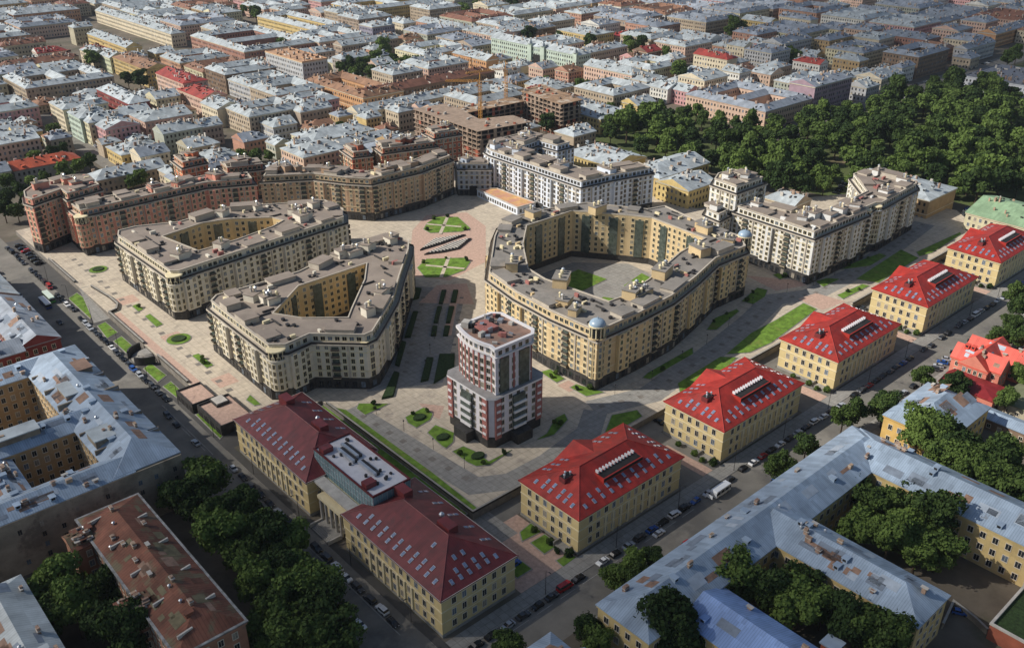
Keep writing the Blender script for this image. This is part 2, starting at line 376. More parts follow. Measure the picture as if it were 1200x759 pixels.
LAWN1={'p0': [(-34.3, 238.3), (-31.1, 239.4), (-30.9, 225.1), (-34.7, 224.2)], 'p1': [(-34.5, 252.4), (-31.4, 253.2), (-31.3, 245.5), (-34.6, 244.3)], 'p2': [(-34.3, 190.0), (-31.0, 189.9), (-30.7, 176.3), (-34.3, 175.8)], 'p3': [(-33.9, 143.3), (-30.6, 146.2), (-30.8, 136.4), (-33.5, 137.3)], 't0': [(-6.0, 110.4), (-3.2, 113.0), (5.7, 104.8), (-6.1, 104.2)], 't1': [(4.1, 93.5), (13.7, 94.4), (13.5, 88.3), (10.3, 85.7), (3.0, 84.7), (2.6, 89.6)], 't2': [(4.1, 80.0), (9.6, 82.2), (11.6, 73.3), (7.7, 68.9), (3.1, 67.4), (2.8, 69.8)], 't3': [(3.5, 65.0), (8.7, 64.9), (9.8, 60.1), (9.6, 52.1), (19.9, 51.8), (8.5, 49.9), (4.2, 52.4), (3.4, 56.4)], 't4': [(35.7, 51.2), (45.0, 56.4), (50.2, 56.3), (47.9, 52.2), (37.2, 48.4), (30.0, 50.5)], 'c0': [(63.8, 84.7), (68.8, 83.5), (67.9, 73.8), (62.9, 73.9)], 'c1': [(64.3, 68.3), (68.2, 68.4), (72.2, 56.2), (64.3, 59.1)], 'c2': [(90.8, 54.3), (95.4, 55.6), (126.1, 56.9), (121.7, 52.9), (106.5, 52.2), (92.3, 51.2)], 'c3': [(142.6, 62.9), (154.7, 67.6), (169.9, 66.7), (168.9, 64.1), (146.2, 59.7)], 'c4': [(178.0, 70.2), (196.2, 74.1), (197.7, 68.9), (190.4, 65.3), (179.4, 64.2)], 'g1': [(216.8, 44.3), (237.2, 42.8), (238.4, 39.1), (215.0, 39.7)], 'g2': [(294.4, 45.0), (339.5, 42.7), (336.5, 40.4), (299.9, 38.6), (289.8, 40.8)], 'd0': [(129.7, 247.1), (140.8, 251.7), (149.4, 243.1), (143.4, 224.3), (136.2, 223.9), (122.3, 233.8), (122.9, 241.0)], 'd1': [(88.9, 200.9), (99.4, 206.8), (114.9, 195.2), (114.0, 188.6), (105.0, 182.3), (93.0, 182.0), (84.8, 188.5)], 'w0': [(245.1, 58.9), (257.6, 59.2), (278.6, 56.8), (278.7, 52.2), (260.1, 51.2)], 'w1': [(222.9, 59.5), (230.5, 58.1), (234.9, 52.8), (219.9, 53.0)], 'b0': [(214.4, 77.9), (222.7, 76.1), (219.2, 70.9), (212.0, 71.9)]}
HEDGE={'a': [(81.6, 171.1), (83.3, 169.6), (73.1, 159.3), (71.7, 160.6)], 'b': [(85.7, 167.5), (87.5, 165.9), (78.5, 156.5), (76.7, 158.1)], 'c': [(69.4, 158.6), (71.0, 157.2), (59.6, 145.6), (58.2, 146.8)], 'd': [(73.4, 155.1), (75.2, 153.4), (63.7, 142.0), (62.3, 143.2)], 'e': [(55.9, 144.5), (57.5, 143.1), (51.7, 136.5), (50.1, 138.0)], 'f': [(59.9, 141.0), (61.7, 139.4), (55.5, 133.1), (53.9, 134.5)], 'g': [(58.0, 161.7), (59.7, 160.2), (42.6, 142.5), (40.7, 144.2)], 'h': [(36.9, 123.6), (39.0, 121.7), (26.7, 108.9), (23.6, 109.8)], 'i': [(42.6, 122.4), (47.4, 118.2), (38.8, 107.9), (26.6, 105.4)], 'j': [(73.5, 182.2), (75.7, 179.0), (68.6, 171.5), (65.4, 171.8)], 'k': [(37.8, 142.7), (38.5, 140.0), (24.5, 125.3), (24.0, 127.6)], 'm': [(20.5, 123.3), (21.3, 120.8), (9.4, 108.0), (4.9, 109.5)]}
FAN=[[(103.4, 217.6), (118.4, 224.8), (134.9, 218.4), (117.9, 217.2)], [(101.6, 211.5), (123.3, 214.8), (134.0, 212.5), (119.6, 205.6), (110.5, 207.6)]]
ELL=[(-31.9, 207.4, 6.2), (-30.5, 304.5, 5.5)]
TN=[(-81.8, 100.1), (-79.2, 90.9), (-77.1, 81.8), (-74.3, 74.4), (-71.8, 95.9), (-68.7, 76.0), (-80.4, 65.5), (-70.6, 64.3), (-78.1, 56.2), (-70.0, 56.2), (-74.4, 44.8), (-81.7, 43.3), (-70.1, 42.9), (-74.3, 32.3), (-81.3, 32.2), (-69.1, 32.1), (-77.7, 20.8), (-84.2, 22.7), (-72.8, 20.5), (-88.5, 30.5), (-76.7, 12.1), (-65.0, 51.7), (-116.1, 69.6), (-111.1, 69.4), (-117.6, 56.4), (-115.3, 47.7), (-121.0, 78.3), (-121.8, 66.2), (-127.8, 67.5), (21.2, -52.8), (22.2, -60.1), (28.1, -64.1), (26.1, -71.6), (27.5, -76.9), (30.1, -56.3), (28.1, -81.3), (19.6, -47.0), (17.9, -41.1), (-11.8, -43.0), (-9.4, -46.7), (80.3, -42.6), (74.5, -51.7), (62.5, -54.3), (80.4, -54.1), (72.9, -63.6), (63.9, -63.1), (66.8, -70.6), (80.5, -67.7), (88.3, -55.5), (73.2, -73.9), (124.2, -41.4), (126.6, -47.8), (125.0, -54.5), (120.7, -62.2), (123.0, -66.8), (114.7, -55.1), (113.1, -62.9), (114.7, -70.4), (124.4, -73.0), (135.4, -67.0), (117.3, -78.6), (-42.8, -16.9), (-23.4, -26.3), (4.5, -17.5), (11.2, -19.1), (-3.0, -17.8), (0.6, -22.0), (-24.2, -30.8)]
TM=[(117.7, -17.2), (122.5, -18.5), (138.8, -22.9), (132.2, -24.8), (169.8, -21.4), (73.6, -19.7), (92.3, -18.1), (223.3, -26.3), (239.9, -25.3), (255.5, -22.5), (226.6, -34.3), (267.0, -15.2), (174.7, -50.9), (170.9, -32.7), (197.6, -46.2), (-26.6, 465.8), (-24.6, 449.0), (-14.3, 457.1), (-6.6, 459.1), (-36.6, 427.2), (-28.2, 423.8), (5.4, 459.8), (17.8, 469.9), (25.8, 472.6), (-43.5, 410.7), (-38.1, 405.9), (37.2, 579.4), (13.4, 509.0), (3.0, 510.5), (22.5, 511.4), (60.9, 632.5), (117.8, 421.2), (106.8, 418.0), (122.4, 411.9), (107.8, 404.5), (36.8, 416.0), (31.6, 416.2), (170.7, 429.9), (180.2, 430.4), (189.5, 428.2), (138.5, 352.8), (180.2, 370.9), (180.2, 379.0), (431.7, 413.5), (415.9, 410.4), (442.1, 413.2), (380.4, 340.6), (347.6, 318.8), (349.3, 333.7), (357.6, 293.8), (366.2, 318.6), (420.3, 455.3)]
TF=[(315.4, 611.9), (313.9, 588.1), (344.3, 612.1), (374.0, 640.8), (363.4, 611.1), (355.7, 586.2), (357.2, 574.6), (367.7, 575.4), (309.6, 567.9), (294.3, 572.2), (299.3, 601.2), (331.5, 572.5), (320.3, 748.7), (393.3, 942.0), (397.3, 983.1), (672.9, 784.5), (545.4, 613.6), (562.5, 584.8), (588.4, 509.8), (567.9, 485.6), (581.0, 485.7), (583.4, 454.2), (514.0, 376.4), (516.6, 383.4), (755.6, 497.9), (762.8, 491.5), (729.5, 484.5), (675.5, 372.2), (667.6, 362.1), (558.6, 536.3), (387.1, 930.3), (640.0, 813.8), (605.5, 797.6), (769.6, 651.3), (822.0, 213.4), (795.2, 210.2), (277.9, 364.9), (308.4, 337.7), (140.8, 672.8), (143.2, 791.3), (136.4, 690.0)]
BG=[('B1', 49, 120, 675, 736, 16.6, 'tan', 'silver', 'c'),
('B2', 160, 236, 1093, 1128, 14.5, 'terra', 'silver', 'c'),
('B3', 174, 194, 930, 946, 18.6, 'olive', 'silver', 'b'),
('B4', 152, 174, 685, 762, 15.7, 'yellow', 'brown', 'c'),
('B5', 150, 166, 765, 797, 14.5, 'lime', 'silver', 'b'),
('B6', 144, 160, 793, 827, 14.5, 'cream', 'silver', 'b'),
('B7', 181, 197, 805, 911, 14.5, 'yellow', 'silver', 'b'),
('B8', 246, 262, 849, 1068, 14.5, 'cream', 'silver', 'b'),
('B9', 90, 133, 893, 909, 14.5, 'olive', 'rust', 'b'),
('B9b', 60, 125, 785, 801, 14.5, 'olive', 'rust', 'b'),
('B10', 110, 138, 846, 862, 12, 'white', 'red', 'b'),
('D1c', 53, 77, 514, 540, 15.2, 'pink', 'silver', 'b'),
('D1b', 49, 74, 534, 551, 16.6, 'lemon', 'silver', 'b'),
('D1a', 47, 70, 545, 570, 18.0, 'mint', 'silver', 'b'),
('D2', 44, 73, 464, 491, 10, 'yellow', 'silver', 'b'),
('D3', 78, 106, 475, 492, 15.6, 'sage', 'silver', 'b'),
('D4', 106, 122, 477, 493, 14.5, 'taupe', 'silver', 'b'),
('D5', 95, 111, 578, 647, 14.5, 'redwall', 'silver', 'b'),
('D6a', -2, 19, 566, 582, 11, 'yellow', 'silver', 'b'),
('D6b', 6, 24, 558, 574, 11, 'yellow', 'silver', 'b'),
('D7', -18, 23, 479, 495, 9, 'grey', 'orange', 'b'),
('D9', 13, 57, 425, 441, 9, 'tan', 'silver', 'b'),
('E1', 258, 336, 708, 827, 14.5, 'brick', 'silver', 'c'),
('E2', 247, 272, 578, 643, 25.6, 'lgrey', 'tanflat', 'f'),
('E3', 240, 279, 475, 562, 14.5, 'orange', 'brown', 'c'),
('E3r', 243, 381, 480, 496, 14.5, 'brown', 'rust', 'b'),
('E4', 372, 416, 764, 897, 14.5, 'yellow', 'silver', 'c'),
('E6a', 147, 168, 596, 650, 19.4, 'pinkc', 'red', 'b'),
('E6b', 144, 165, 556, 602, 14.5, 'pinkc', 'red', 'b'),
('E6c', 138, 160, 518, 546, 14.5, 'cream', 'silver', 'b'),
('E7', 144, 189, 479, 515, 15.2, 'beige', 'silver', 'c'),
('E8', 180, 207, 468, 484, 14.5, 'taupe', 'silver', 'b'),
('F1', 155, 206, 410, 439, 9, 'lemon', 'silver', 'b'),
('F2', 156, 212, 385, 401, 9, 'grey', 'silver', 'b'),
('F3', 234, 250, 419, 436, 14.5, 'beige', 'silver', 'b'),
('F5', 220, 367, 452, 468, 10, 'cream', 'silver', 'b'),
('G1', 490, 615, 851, 924, 14.5, 'yellow', 'silver', 'c'),
('G2', 429, 459, 742, 768, 14.6, 'lilac', 'silver', 'b'),
('G3', 468, 485, 738, 770, 14.5, 'cream', 'silver', 'b'),
('G4', 490, 514, 667, 744, 14.5, 'salmon', 'silver', 'b'),
('G5', 487, 515, 600, 656, 16.4, 'pinkc', 'silver', 'b'),
('G6', 378, 435, 579, 627, 14.5, 'lemon', 'silver', 'c'),
('G7', 406, 428, 542, 571, 14.5, 'orange', 'silver', 'b'),
('G8', 406, 422, 521, 543, 14.5, 'orange', 'silver', 'b'),
('G10', 308, 344, 614, 630, 14.5, 'grey', 'silver', 'b'),
('G11', 345, 413, 671, 687, 14.5, 'taupe', 'silver', 'b'),
('I1', 461, 477, 456, 578, 21.5, 'mint', 'silver', 'b'),
('I1r', 503, 558, 483, 499, 14.5, 'beige', 'silver', 'b'),
('I2', 450, 469, 381, 438, 17.4, 'pinkc', 'silver', 'b'),
('I3', 450, 477, 364, 389, 14.5, 'lgrey', 'silver', 'b'),
('I4a', 450, 469, 341, 366, 12, 'white', 'silver', 'b'),
('I4b', 455, 471, 324, 341, 12, 'pink', 'silver', 'b'),
('I5', 440, 504, 239, 314, 14.5, 'beigepink', 'bluegrey', 'c'),
('I6', 503, 558, 238, 261, 23.5, 'mauve', 'bluegrey', 'b'),
('I8', 536, 553, 332, 351, 14.5, 'white', 'silver', 'b'),
('I9', 666, 719, 376, 399, 17.4, 'lgrey', 'bluegrey', 'b'),
('I10', 666, 682, 398, 418, 14.5, 'pink', 'silver', 'b'),
('I11', 640, 656, 402, 423, 14.5, 'cream', 'silver', 'b'),
('I12', 645, 666, 448, 491, 14.5, 'white', 'silver', 'b'),
('I13', 576, 592, 375, 414, 14.5, 'cream', 'red', 'b'),
('I14', 724, 768, 359, 376, 16.1, 'ochre', 'bluegrey', 'c'),
('I15', 780, 799, 468, 506, 14.5, 'yellow', 'silver', 'b'),
('I16', 830, 846, 447, 489, 14.5, 'cream', 'bluegrey', 'b'),
('I17', 620, 634, 305, 333, 14.5, 'white', 'red', 'b'),
('I19', 572, 607, 546, 597, 14.5, 'yellow', 'silver', 'b'),
('I20', 592, 638, 636, 666, 14.5, 'beige', 'silver', 'b'),
('I21', 663, 704, 534, 580, 14.6, 'salmon', 'bluegrey', 'b'),
('J0', 661, 677, 289, 316, 14.5, 'ochre', 'silver', 'b'),
('J1', 606, 644, 237, 260, 14.5, 'cream', 'silver', 'b'),
('J2', 662, 686, 248, 259, 14.5, 'white', 'bluegrey', 'b'),
('J3', 693, 752, 249, 284, 20.0, 'umber', 'bluegrey', 'c'),
('J4', 792, 856, 249, 262, 14.5, 'lgrey', 'bluegrey', 'c'),
('J5', 810, 842, 300, 356, 14.5, 'brick', 'bluegrey', 'b'),
('J7', 951, 967, 405, 459, 14.5, 'lgrey', 'bluegrey', 'b'),
('J8', 899, 994, 267, 286, 14.5, 'orange', 'bluegrey', 'b')]
# ------------------------------------------------------------------ the setting
ASPH = mat('asphalt', (122, 118, 110), rough=0.9, var=0.14, scale=0.08, bump=0.1, patch=(102, 99, 94), patch_scale=0.035, patch_at=0.56)
ASPHD = mat('asphalt_fresh', (82, 80, 77), rough=0.9, var=0.12, scale=0.1)
PAVE = mat('paving_beige', (196, 183, 162), rough=0.9, var=0.08, scale=0.5, grid=3.0, patch=(172, 160, 144), patch_scale=0.12, patch_at=0.58)
PAVEG = mat('paving_grey', (150, 147, 140), rough=0.9, grid=2.4, var=0.09, scale=0.5, patch=(136, 132, 126), patch_scale=0.1, patch_at=0.58)
PAVED = mat('paving_dark_square', (122, 116, 108), rough=0.9, var=0.1)
BRICKP = mat('paving_brick_pink', (188, 158, 140), rough=0.9, var=0.12, scale=0.8)
GRASS = mat('lawn_grass', (100, 130, 46), rough=0.95, var=0.26, scale=0.35, bump=0.3, bscale=3, patch=(116, 122, 60), patch_scale=0.16, patch_at=0.60)
HEDGEM = mat('hedge_green', (48, 66, 34), rough=0.95, var=0.3, scale=1.2, bump=0.6, bscale=4)
EARTH = mat('yard_ground', (104, 96, 84), rough=0.95, var=0.18, scale=0.05, patch=(84, 82, 66), patch_scale=0.02, patch_at=0.55)
PARKG = mat('park_ground', (78, 88, 48), rough=0.95, var=0.25, scale=0.06, patch=(120, 104, 80), patch_scale=0.02, patch_at=0.64)
WHITEP = mat('road_paint', (170, 167, 160), var=0.1)
STONE = mat('kerb_stone', (150, 146, 138), var=0.12)
def sheet(name, loop, z, m, holes=()):
    b = MB(); b.poly(ccw(loop), z, 0, holes); return setp(b.build(name, m), kind='structure')
def block(name, loop, z0, z1, m, mtop=None):
    b = MB(); b.prism(ccw(loop), z0, z1, 0, (), 1 if mtop else None); return setp(b.build(name, [m, mtop] if mtop else m), kind='structure')
sheet('ground', rect(-700, 2700, -700, 2700), 0.0, EARTH)
sheet('street', rect(-400, 420, -20.5, -5.6), 0.008, ASPH)
sheet('street', rect(-73.0, -53.0, -20.5, 620), 0.012, ASPH)
sheet('street', [(-60, 620), (48, 660), (60, 650), (44, 440), (34, 440), (40, 620), (-53, 560)], 0.006, ASPH)
sheet('street', rect(405, 1500, 218, 241), 0.01, ASPH)
sheet('street', rect(424, 440, 300, 640), 0.014, ASPH)
sheet('street', rect(-400, -73, -20.5, -4.5), 0.012, ASPH)
block('pavement', rect(-50.6, 420, -5.6, -0.2), 0.0, 0.14, STONE, PAVEG)
block('pavement', rect(-20, 420, -26.6, -20.5), 0.0, 0.14, STONE, PAVEG)
block('pavement', rect(-53, -50.4, -5.6, 121.0), 0.0, 0.14, STONE, ASPHD)
block('pavement', rect(-76.0, -73.0, 0, 430), 0.0, 0.14, STONE, PAVEG)
sheet('street', rect(-53.0, -45.2, 121.2, 380), 0.016, ASPHD)
sheet('yard', rect(-22.6, 345, 26.9, 33.9), 0.02, ASPH)
for i in range(5):
    x0 = (0, 69.7, 141.4, 213.0, 285.3)[i]
    if i: sheet('yard', rect(x0 - 21.2, x0 + 0.4, 0.0, 26.9), 0.016, ASPH); sheet('path', rect(x0 - 9.5, x0 - 4.2, 0.0, 20), 0.024, BRICKP)
sheet('path', rect(-22.8, -0.2, 0.0, 26.9), 0.016, BRICKP)
sheet('path', rect(-16, -6, 20, 34), 0.03, PAVEG)
# lane paint
lp = MB()
for k in range(3): lp.box(-58.8, -58.65, 126 + k * 12, 126 + k * 12 + 10, 0.016, 0.022)
for k in range(9): lp.box(-34 + k * 9, -34 + k * 9 + 6, -9.05, -8.92, 0.012, 0.02)
setp(lp.build('lane_marking', WHITEP), kind='structure')
kb = MB()
for y in range(126, 340, 1): pass
kb.box(-57.9, -57.6, 122, 165, 0.0, 0.12); kb.box(-57.9, -57.6, 10, 60, 0.0, 0.1)
setp(kb.build('kerb', STONE), kind='structure')
# podium
PZ = 2.5
POD = [(-45, 127), (-12.5, 124), (-12.5, 34), (348, 34), (372, 60), (350, 118), (262, 162), (250, 300), (120, 352), (-20, 388), (-45, 388)]
pb = MB(); pb.prism(POD, 0.0, PZ, 0, (), 1)
setp(pb.build('plaza', [mat('podium_stone', (126, 120, 112), var=0.15), PAVE]), kind='structure')
def pz_sheet(name, loop, dz, m): return sheet(name, loop, PZ + dz, m)
# pink brick zones and walks on the podium
def ell(cx, cy, rx, ry, n=40, a0=0.0): return [(cx + rx * math.cos(2 * math.pi * i / n + a0), cy + ry * math.sin(2 * math.pi * i / n + a0)) for i in range(n)]
def rot(loop, cx, cy, a): return [(cx + (x - cx) * math.cos(a) - (y - cy) * math.sin(a), cy + (x - cx) * math.sin(a) + (y - cy) * math.cos(a)) for x, y in loop]
def strip_(pl, wd):
    a, b, _ = ribbon_paths(pl, wd); return ccw(b + list(reversed(a)))
pz_sheet('path', [(80, 196), (92, 178), (120, 184), (152, 222), (158, 246), (138, 258), (118, 244)], 0.006, BRICKP)
pz_sheet('path', rect(-44.2, -40.6, 168, 250), 0.006, BRICKP)
pz_sheet('path', [(66, 168), (84, 150), (96, 170), (84, 178)], 0.008, BRICKP)
pz_sheet('path', strip_([(56, 134), (84, 164)], 3.4), 0.009, BRICKP)
pz_sheet('path', [(62, 66), (68, 66), (68, 72.5), (62, 72.5)], 0.009, BRICKP)
pz_sheet('path', [(198, 40), (214, 38), (212, 52), (200, 54)], 0.012, BRICKP)
pz_sheet('path', [(200, 66), (216, 60), (218, 66), (204, 86)], 0.012, BRICKP)
pz_sheet('path', [(14, 98), (20, 90), (13, 84), (12, 90)], 0.009, BRICKP)
for y_ in (158, 206, 256): pz_sheet('path', rect(-37, -29, y_, y_ + 9), 0.007, BRICKP)
WALK = [(60, 52), (84, 44), (102, 46.5), (126, 48.5), (141, 51), (166, 55.5), (191, 61.5), (209, 52.5), (246, 52), (290, 56), (338, 62)]
def strip(pl, wd):
    a, b, _ = ribbon_paths(pl, wd); return ccw(b + list(reversed(a)))
pz_sheet('path', strip([(-8, 112), (-5, 70), (-3, 45), (8, 38.5), (25, 38.5), (48, 42), (60, 50)], 9), 0.004, PAVEG)
pz_sheet('path', strip(WALK, 11), 0.005, PAVEG)
pz_sheet('path', [(4, 118), (30, 104), (92, 165), (66, 195)], 0.005, PAVEG)
sq = MB()
def along(pl, st):
    out = []
    for i in range(len(pl) - 1):
        a = Vector(pl[i]); b = Vector(pl[i + 1]); n = int((b - a).length / st)
        for k in range(n):
            p = a + (b - a) * ((k + 0.5) / n); out.append((p.x, p.y, math.atan2(b.y - a.y, b.x - a.x)))
    return out
for x, y, a in along(WALK, 6.5): sq.obox(x, y, PZ + 0.006, 2.2, 2.2, 0.006, a)
for x, y, a in along([(-7, 108), (-4.5, 70), (-2, 46)], 7): sq.obox(x, y, PZ + 0.005, 2.2, 2.2, 0.006, a)
for x, y, a in along([(-35, 330), (-35, 150)], 9): sq.obox(x, y, PZ + 0.008, 2.4, 2.4, 0.006, a)
for x, y, a in along([(28, 112), (80, 168)], 7):
    for s in (-1, 1): sq.obox(x + s * 9 * math.sin(a), y - s * 9 * math.cos(a), PZ + 0.006, 1.8, 1.8, 0.006, a)
setp(sq.build('paving_square', PAVED), kind='stuff')
def lawn(loop, z, grow=0.0):
    loop = offset(ccw(loop), -grow)
    b = MB(); b.prism(loop, z, z + 0.16, 0); b.prism(offset(loop, 0.35), z + 0.05, z + 0.26, 1)
    return setp(b.build('lawn', [STONE, GRASS]), kind='structure')
for k, l in LAWN0.items(): lawn(l, 0.0, 0.5)
lawn(rect(-21.8, -12.8, 36, 122), 1.5); lawn(rect(-20.8, -12.6, 4, 26), 0.02, -1.0)
for k, l in LAWN1.items(): lawn(l, PZ)
lawn(strip([(-12.0 + 3.2, 118), (-9.2, 80), (-8.8, 46)], 5.5) if False else [(-12.3, 34.4), (-9.5, 34.4), (-8.6, 60), (-9.0, 112), (-12.3, 118)], PZ)
lawn([(131, 44), (155, 48.5), (174, 48.5), (198, 50), (197, 42), (154, 37), (140, 38)], PZ)
lawn([(98, 42.5), (128, 44.5), (133, 39), (120, 36), (92, 36)], PZ)
lawn([(52, 38), (62, 44), (72, 40), (70, 35.5), (50, 35)], PZ)
lawn([(240, 48), (292, 52), (288, 40), (244, 38)], PZ)
for cx, cy, r in ELL: lawn(ell(cx, cy, r * 0.85, r * 0.85, 24), PZ)
for l in ((LAWN1['d0'], 0.9), (LAWN1['d1'], 0.9)):
    c = center(l[0])
    for a in (0.15, 1.6):
        p = MB(); p.obox(c[0], c[1], PZ + 0.2, 26 if a < 1 else 20, 1.8, 0.09, a + 0.6); setp(p.build('path', PAVE), kind='structure')
hb = MB()
def hedge(loop, z, h):
    b = MB(); rr = random.Random(int(loop[0][0] * 10))
    b.prism(ccw(loop), z, z + h * 0.7, 0); b.prism(offset(ccw(loop), 0.25), z + h * 0.6, z + h, 0)
    o = b.build('hedge', HEDGEM)
    return setp(o, 'low dark clipped hedge bed on the paved square', 'hedge', 'hedge beds on the square')
for k, l in HEDGE.items(): hedge(l, PZ, 0.9)
for l in (LAWN1['t1'], LAWN1['t2'], LAWN1['t3']):
    c = center(l); hedge(ell(c[0], c[1], 2.6, 2.0, 14), PZ + 0.2, 0.7)
for cx, cy, r in ELL: hedge(ell(cx, cy, r * 0.5, r * 0.5, 16), PZ + 0.2, 0.5)
# low parapet walls round the podium edge
def garden_wall(pl, z, h, t, m, label):
    b = MB(); b.prism(strip(pl, t), z, z + h, 0); b.prism(strip(pl, t + 0.3), z + h, z + h + 0.14, 1)
    return setp(b.build('garden_wall', [m, STONE]), label, 'wall')
garden_wall([(-12.3, 121), (-12.3, 34.2), (52, 34.2)], PZ, 0.9, 0.35, GRANITE, 'dark stone parapet wall on the plaza edge behind the longest red roof')
garden_wall([(84, 34.2), (200, 34.2)], PZ, 0.9, 0.35, GRANITE, 'dark stone parapet wall on the plaza edge behind the middle red-roofed houses')
garden_wall([(214, 34.2), (346, 34.2)], PZ, 0.9, 0.35, GRANITE, 'dark stone parapet wall on the plaza edge behind the farthest red-roofed houses')
garden_wall([(-44.7, 170), (-44.7, 199)], PZ, 1.0, 0.5, GRANITE, 'dark stone parapet wall between the garage roof and the curved stairs')
garden_wall([(-44.7, 213), (-44.7, 252)], PZ, 1.0, 0.5, GRANITE, 'dark stone parapet wall between the curved stairs and the curved ramp')
garden_wall([(-44.7, 296), (-44.7, 334)], PZ, 1.0, 0.5, GRANITE, 'dark stone parapet wall by the pink curved building')
RAMPW = [(-44.5, 288)] + [(-41.5 + 3.2 * math.cos(t), 260 + 9 * math.sin(t)) for t in [0.9, 0.3, -0.4, -1.0, -1.6]] + [(-46, 251.5)]
garden_wall([(-40.5, 286), (-38.6, 268), (-38.6, 258), (-41, 253), (-45, 251.8)], PZ, 1.1, 0.5, GRANITE, 'curved dark wall along the ramp up to the plaza')
rp = MB(); rp.quad((-52, 252, 0.05), (-45, 252, 0.05), (-41, 288, PZ + 0.03), (-45.5, 288, PZ + 0.03)); rp.quad((-45.2, 252, 0.0), (-45.2, 252, 0.05), (-41, 288, PZ + 0.03), (-41, 288, 0))
setp(rp.build('ramp', PAVEG), kind='structure')
# curved stairs and statue-like portal on the street edge
t = thing('curved_stairs', 'curved dark stone stairs up to the plaza on the left street', 'stairs', (-46, 206, 0))
for k in range(8):
    b = MB(); r = 7.4 - k * 0.62
    lp = [(-45.4 - r * math.sin(math.pi * i / 16), 206 + r * math.cos(math.pi * i / 16)) for i in range(17)]
    b.prism(ccw(lp), 0, 0.31 * (k + 1)); b.build('step', STONE, t)
for s in (-1, 1):
    b = MB(); lp = [(-46.2 - 7.6 * math.sin(q), 206 + s * 7.6 * math.cos(q)) for q in [i * 0.1 for i in range(0, 12)]]
    b.prism(strip(lp, 0.7), 0, 3.6); b.build('side_wall', GRANITE, t)
# gardens inside the courts
for l in ([(100, 86), (118, 88), (132, 92), (128, 95), (108, 95)], [(112, 98), (128, 96), (140, 104), (134, 116), (116, 112)], [(146, 104), (166, 104), (168, 122), (150, 118)], [(126, 126), (150, 128), (148, 146), (128, 144)], [(104, 112), (118, 122), (114, 132), (102, 122)],
          [(2, 152), (12, 148), (26, 164), (14, 168)], [(0, 248), (18, 248), (28, 258), (8, 262)]): lawn(l, PZ)
pz_sheet('path', [(98, 84), (168, 98), (172, 134), (152, 154), (126, 154), (98, 120)], 0.006, PAVEG)
pz_sheet('path', [(140, 98), (166, 100), (170, 112), (150, 108)], 0.012, BRICKP)
# garage pavilions at the street edge
def garage(loop, h, label, light):
    t = thing('garage_pavilion', label, 'garage', (*center(loop), 0)); l = ccw(loop)
    b = MB(); b.walls(l, 0, h); b.build('wall', GRANITE, t)
    b = MB(); b.poly(l, h); b.build('roof', BRICKP, t)
    b = MB(); o = offset(l, 0.4); b.prism(l, h, h + 0.7, 0, [list(reversed(o))]); b.build('parapet', GRANITE, t)
    b = MB()
    a, c = Vector(l[3]), Vector(l[0])
    for k in range(4):
        p = a + (c - a) * ((k + 0.5) / 4); b.obox(p.x, p.y, 0.1, 0.2, (c - a).length / 6, 2.3, 0)
    b.build('garage_door', DARK, t)
    if light:
        b = MB(); b.obox(*light, h, 5.2, 6.2, 0.9); b.build('rooflight_kerb', GRANITE, t)
        b = MB(); b.obox(*light, h + 0.9, 4.3, 5.3, 0.35); b.build('rooflight_pane', CONC, t)
    return t
garage(rect(-51.4, -41.5, 151.5, 165.5), 3.3, 'low brick-paved garage roof beside the street lawns', None)
garage(rect(-50.2, -37.5, 130.5, 149.8), 3.6, 'low garage pavilion with a white rooflight next to the longest red-roofed building', (-42.5, 147.0))
# glass wedge rooflights in the middle of the square
for i, l in enumerate(FAN):
    t = thing('plaza_rooflight', ['upper dark pointed glass rooflight with white ribs in the central square', 'lower dark pointed glass rooflight with white ribs in the central square'][i], 'rooflight', (*center(l), PZ))
    b = MB(); b.prism(ccw(l), PZ, PZ + 0.7); b.prism(offset(ccw(l), 0.7), PZ + 0.7, PZ + 1.0, 1); b.build('glass_roof', [GRANITE, GLASS], t)
    c = ccw(l); A = Vector(min(l, key=lambda p: p[0])); B = Vector(max(l, key=lambda p: p[0])); o = offset(c, 0.5)
    for k in range(2, 17):
        p = A + (B - A) * (k / 18); dn = Vector((-(B - A).y, (B - A).x)).normalized(); ts = [s * 0.25 for s in range(-40, 41) if inside(tuple(p + dn * s * 0.25), o)]
        if len(ts) > 3:
            q0 = p + dn * ts[0]; q1 = p + dn * ts[-1]; m = (q0 + q1) / 2
            r = MB(); r.obox(m.x, m.y, PZ + 0.95, 0.55, (q1 - q0).length, 0.4, math.atan2(B.y - A.y, B.x - A.x)); r.build('rib', CONC, t)
# ------------------------------------------------------------------ red-roofed yellow houses
YEL = mat('wall_house_yellow', (208, 187, 136), var=0.05, scale=0.3, patch=(196, 174, 124), patch_scale=0.2, patch_at=0.62)
TRIM = mat('trim_cream', (222, 208, 170), var=0.06)
REDR = mat('roof_red_tin', (160, 48, 38), rough=0.55, var=0.16, scale=0.25, spec=0.4, seams=0.25, seamw=0.65, patch=(138, 50, 42), patch_scale=0.16, patch_at=0.58)
REDD = mat('roof_darkred_shade_tin', (116, 50, 50), rough=0.5, var=0.14, scale=0.2, patch=(98, 48, 48), patch_scale=0.16, patch_at=0.58, spec=0.4, seams=0.25, seamw=0.65)  # long roofs' cloud shade painted in as darker red; vents share it
SKY = mat('skylight_pane', (120, 134, 160), rough=0.1, var=0.2, scale=0.9, spec=0.8)
STEEL = mat('galvanised_steel', (190, 194, 198), rough=0.4, metal=0.6, var=0.1)
WROOF = mat('white_membrane', (206, 204, 206), var=0.06)
MESHC = {}
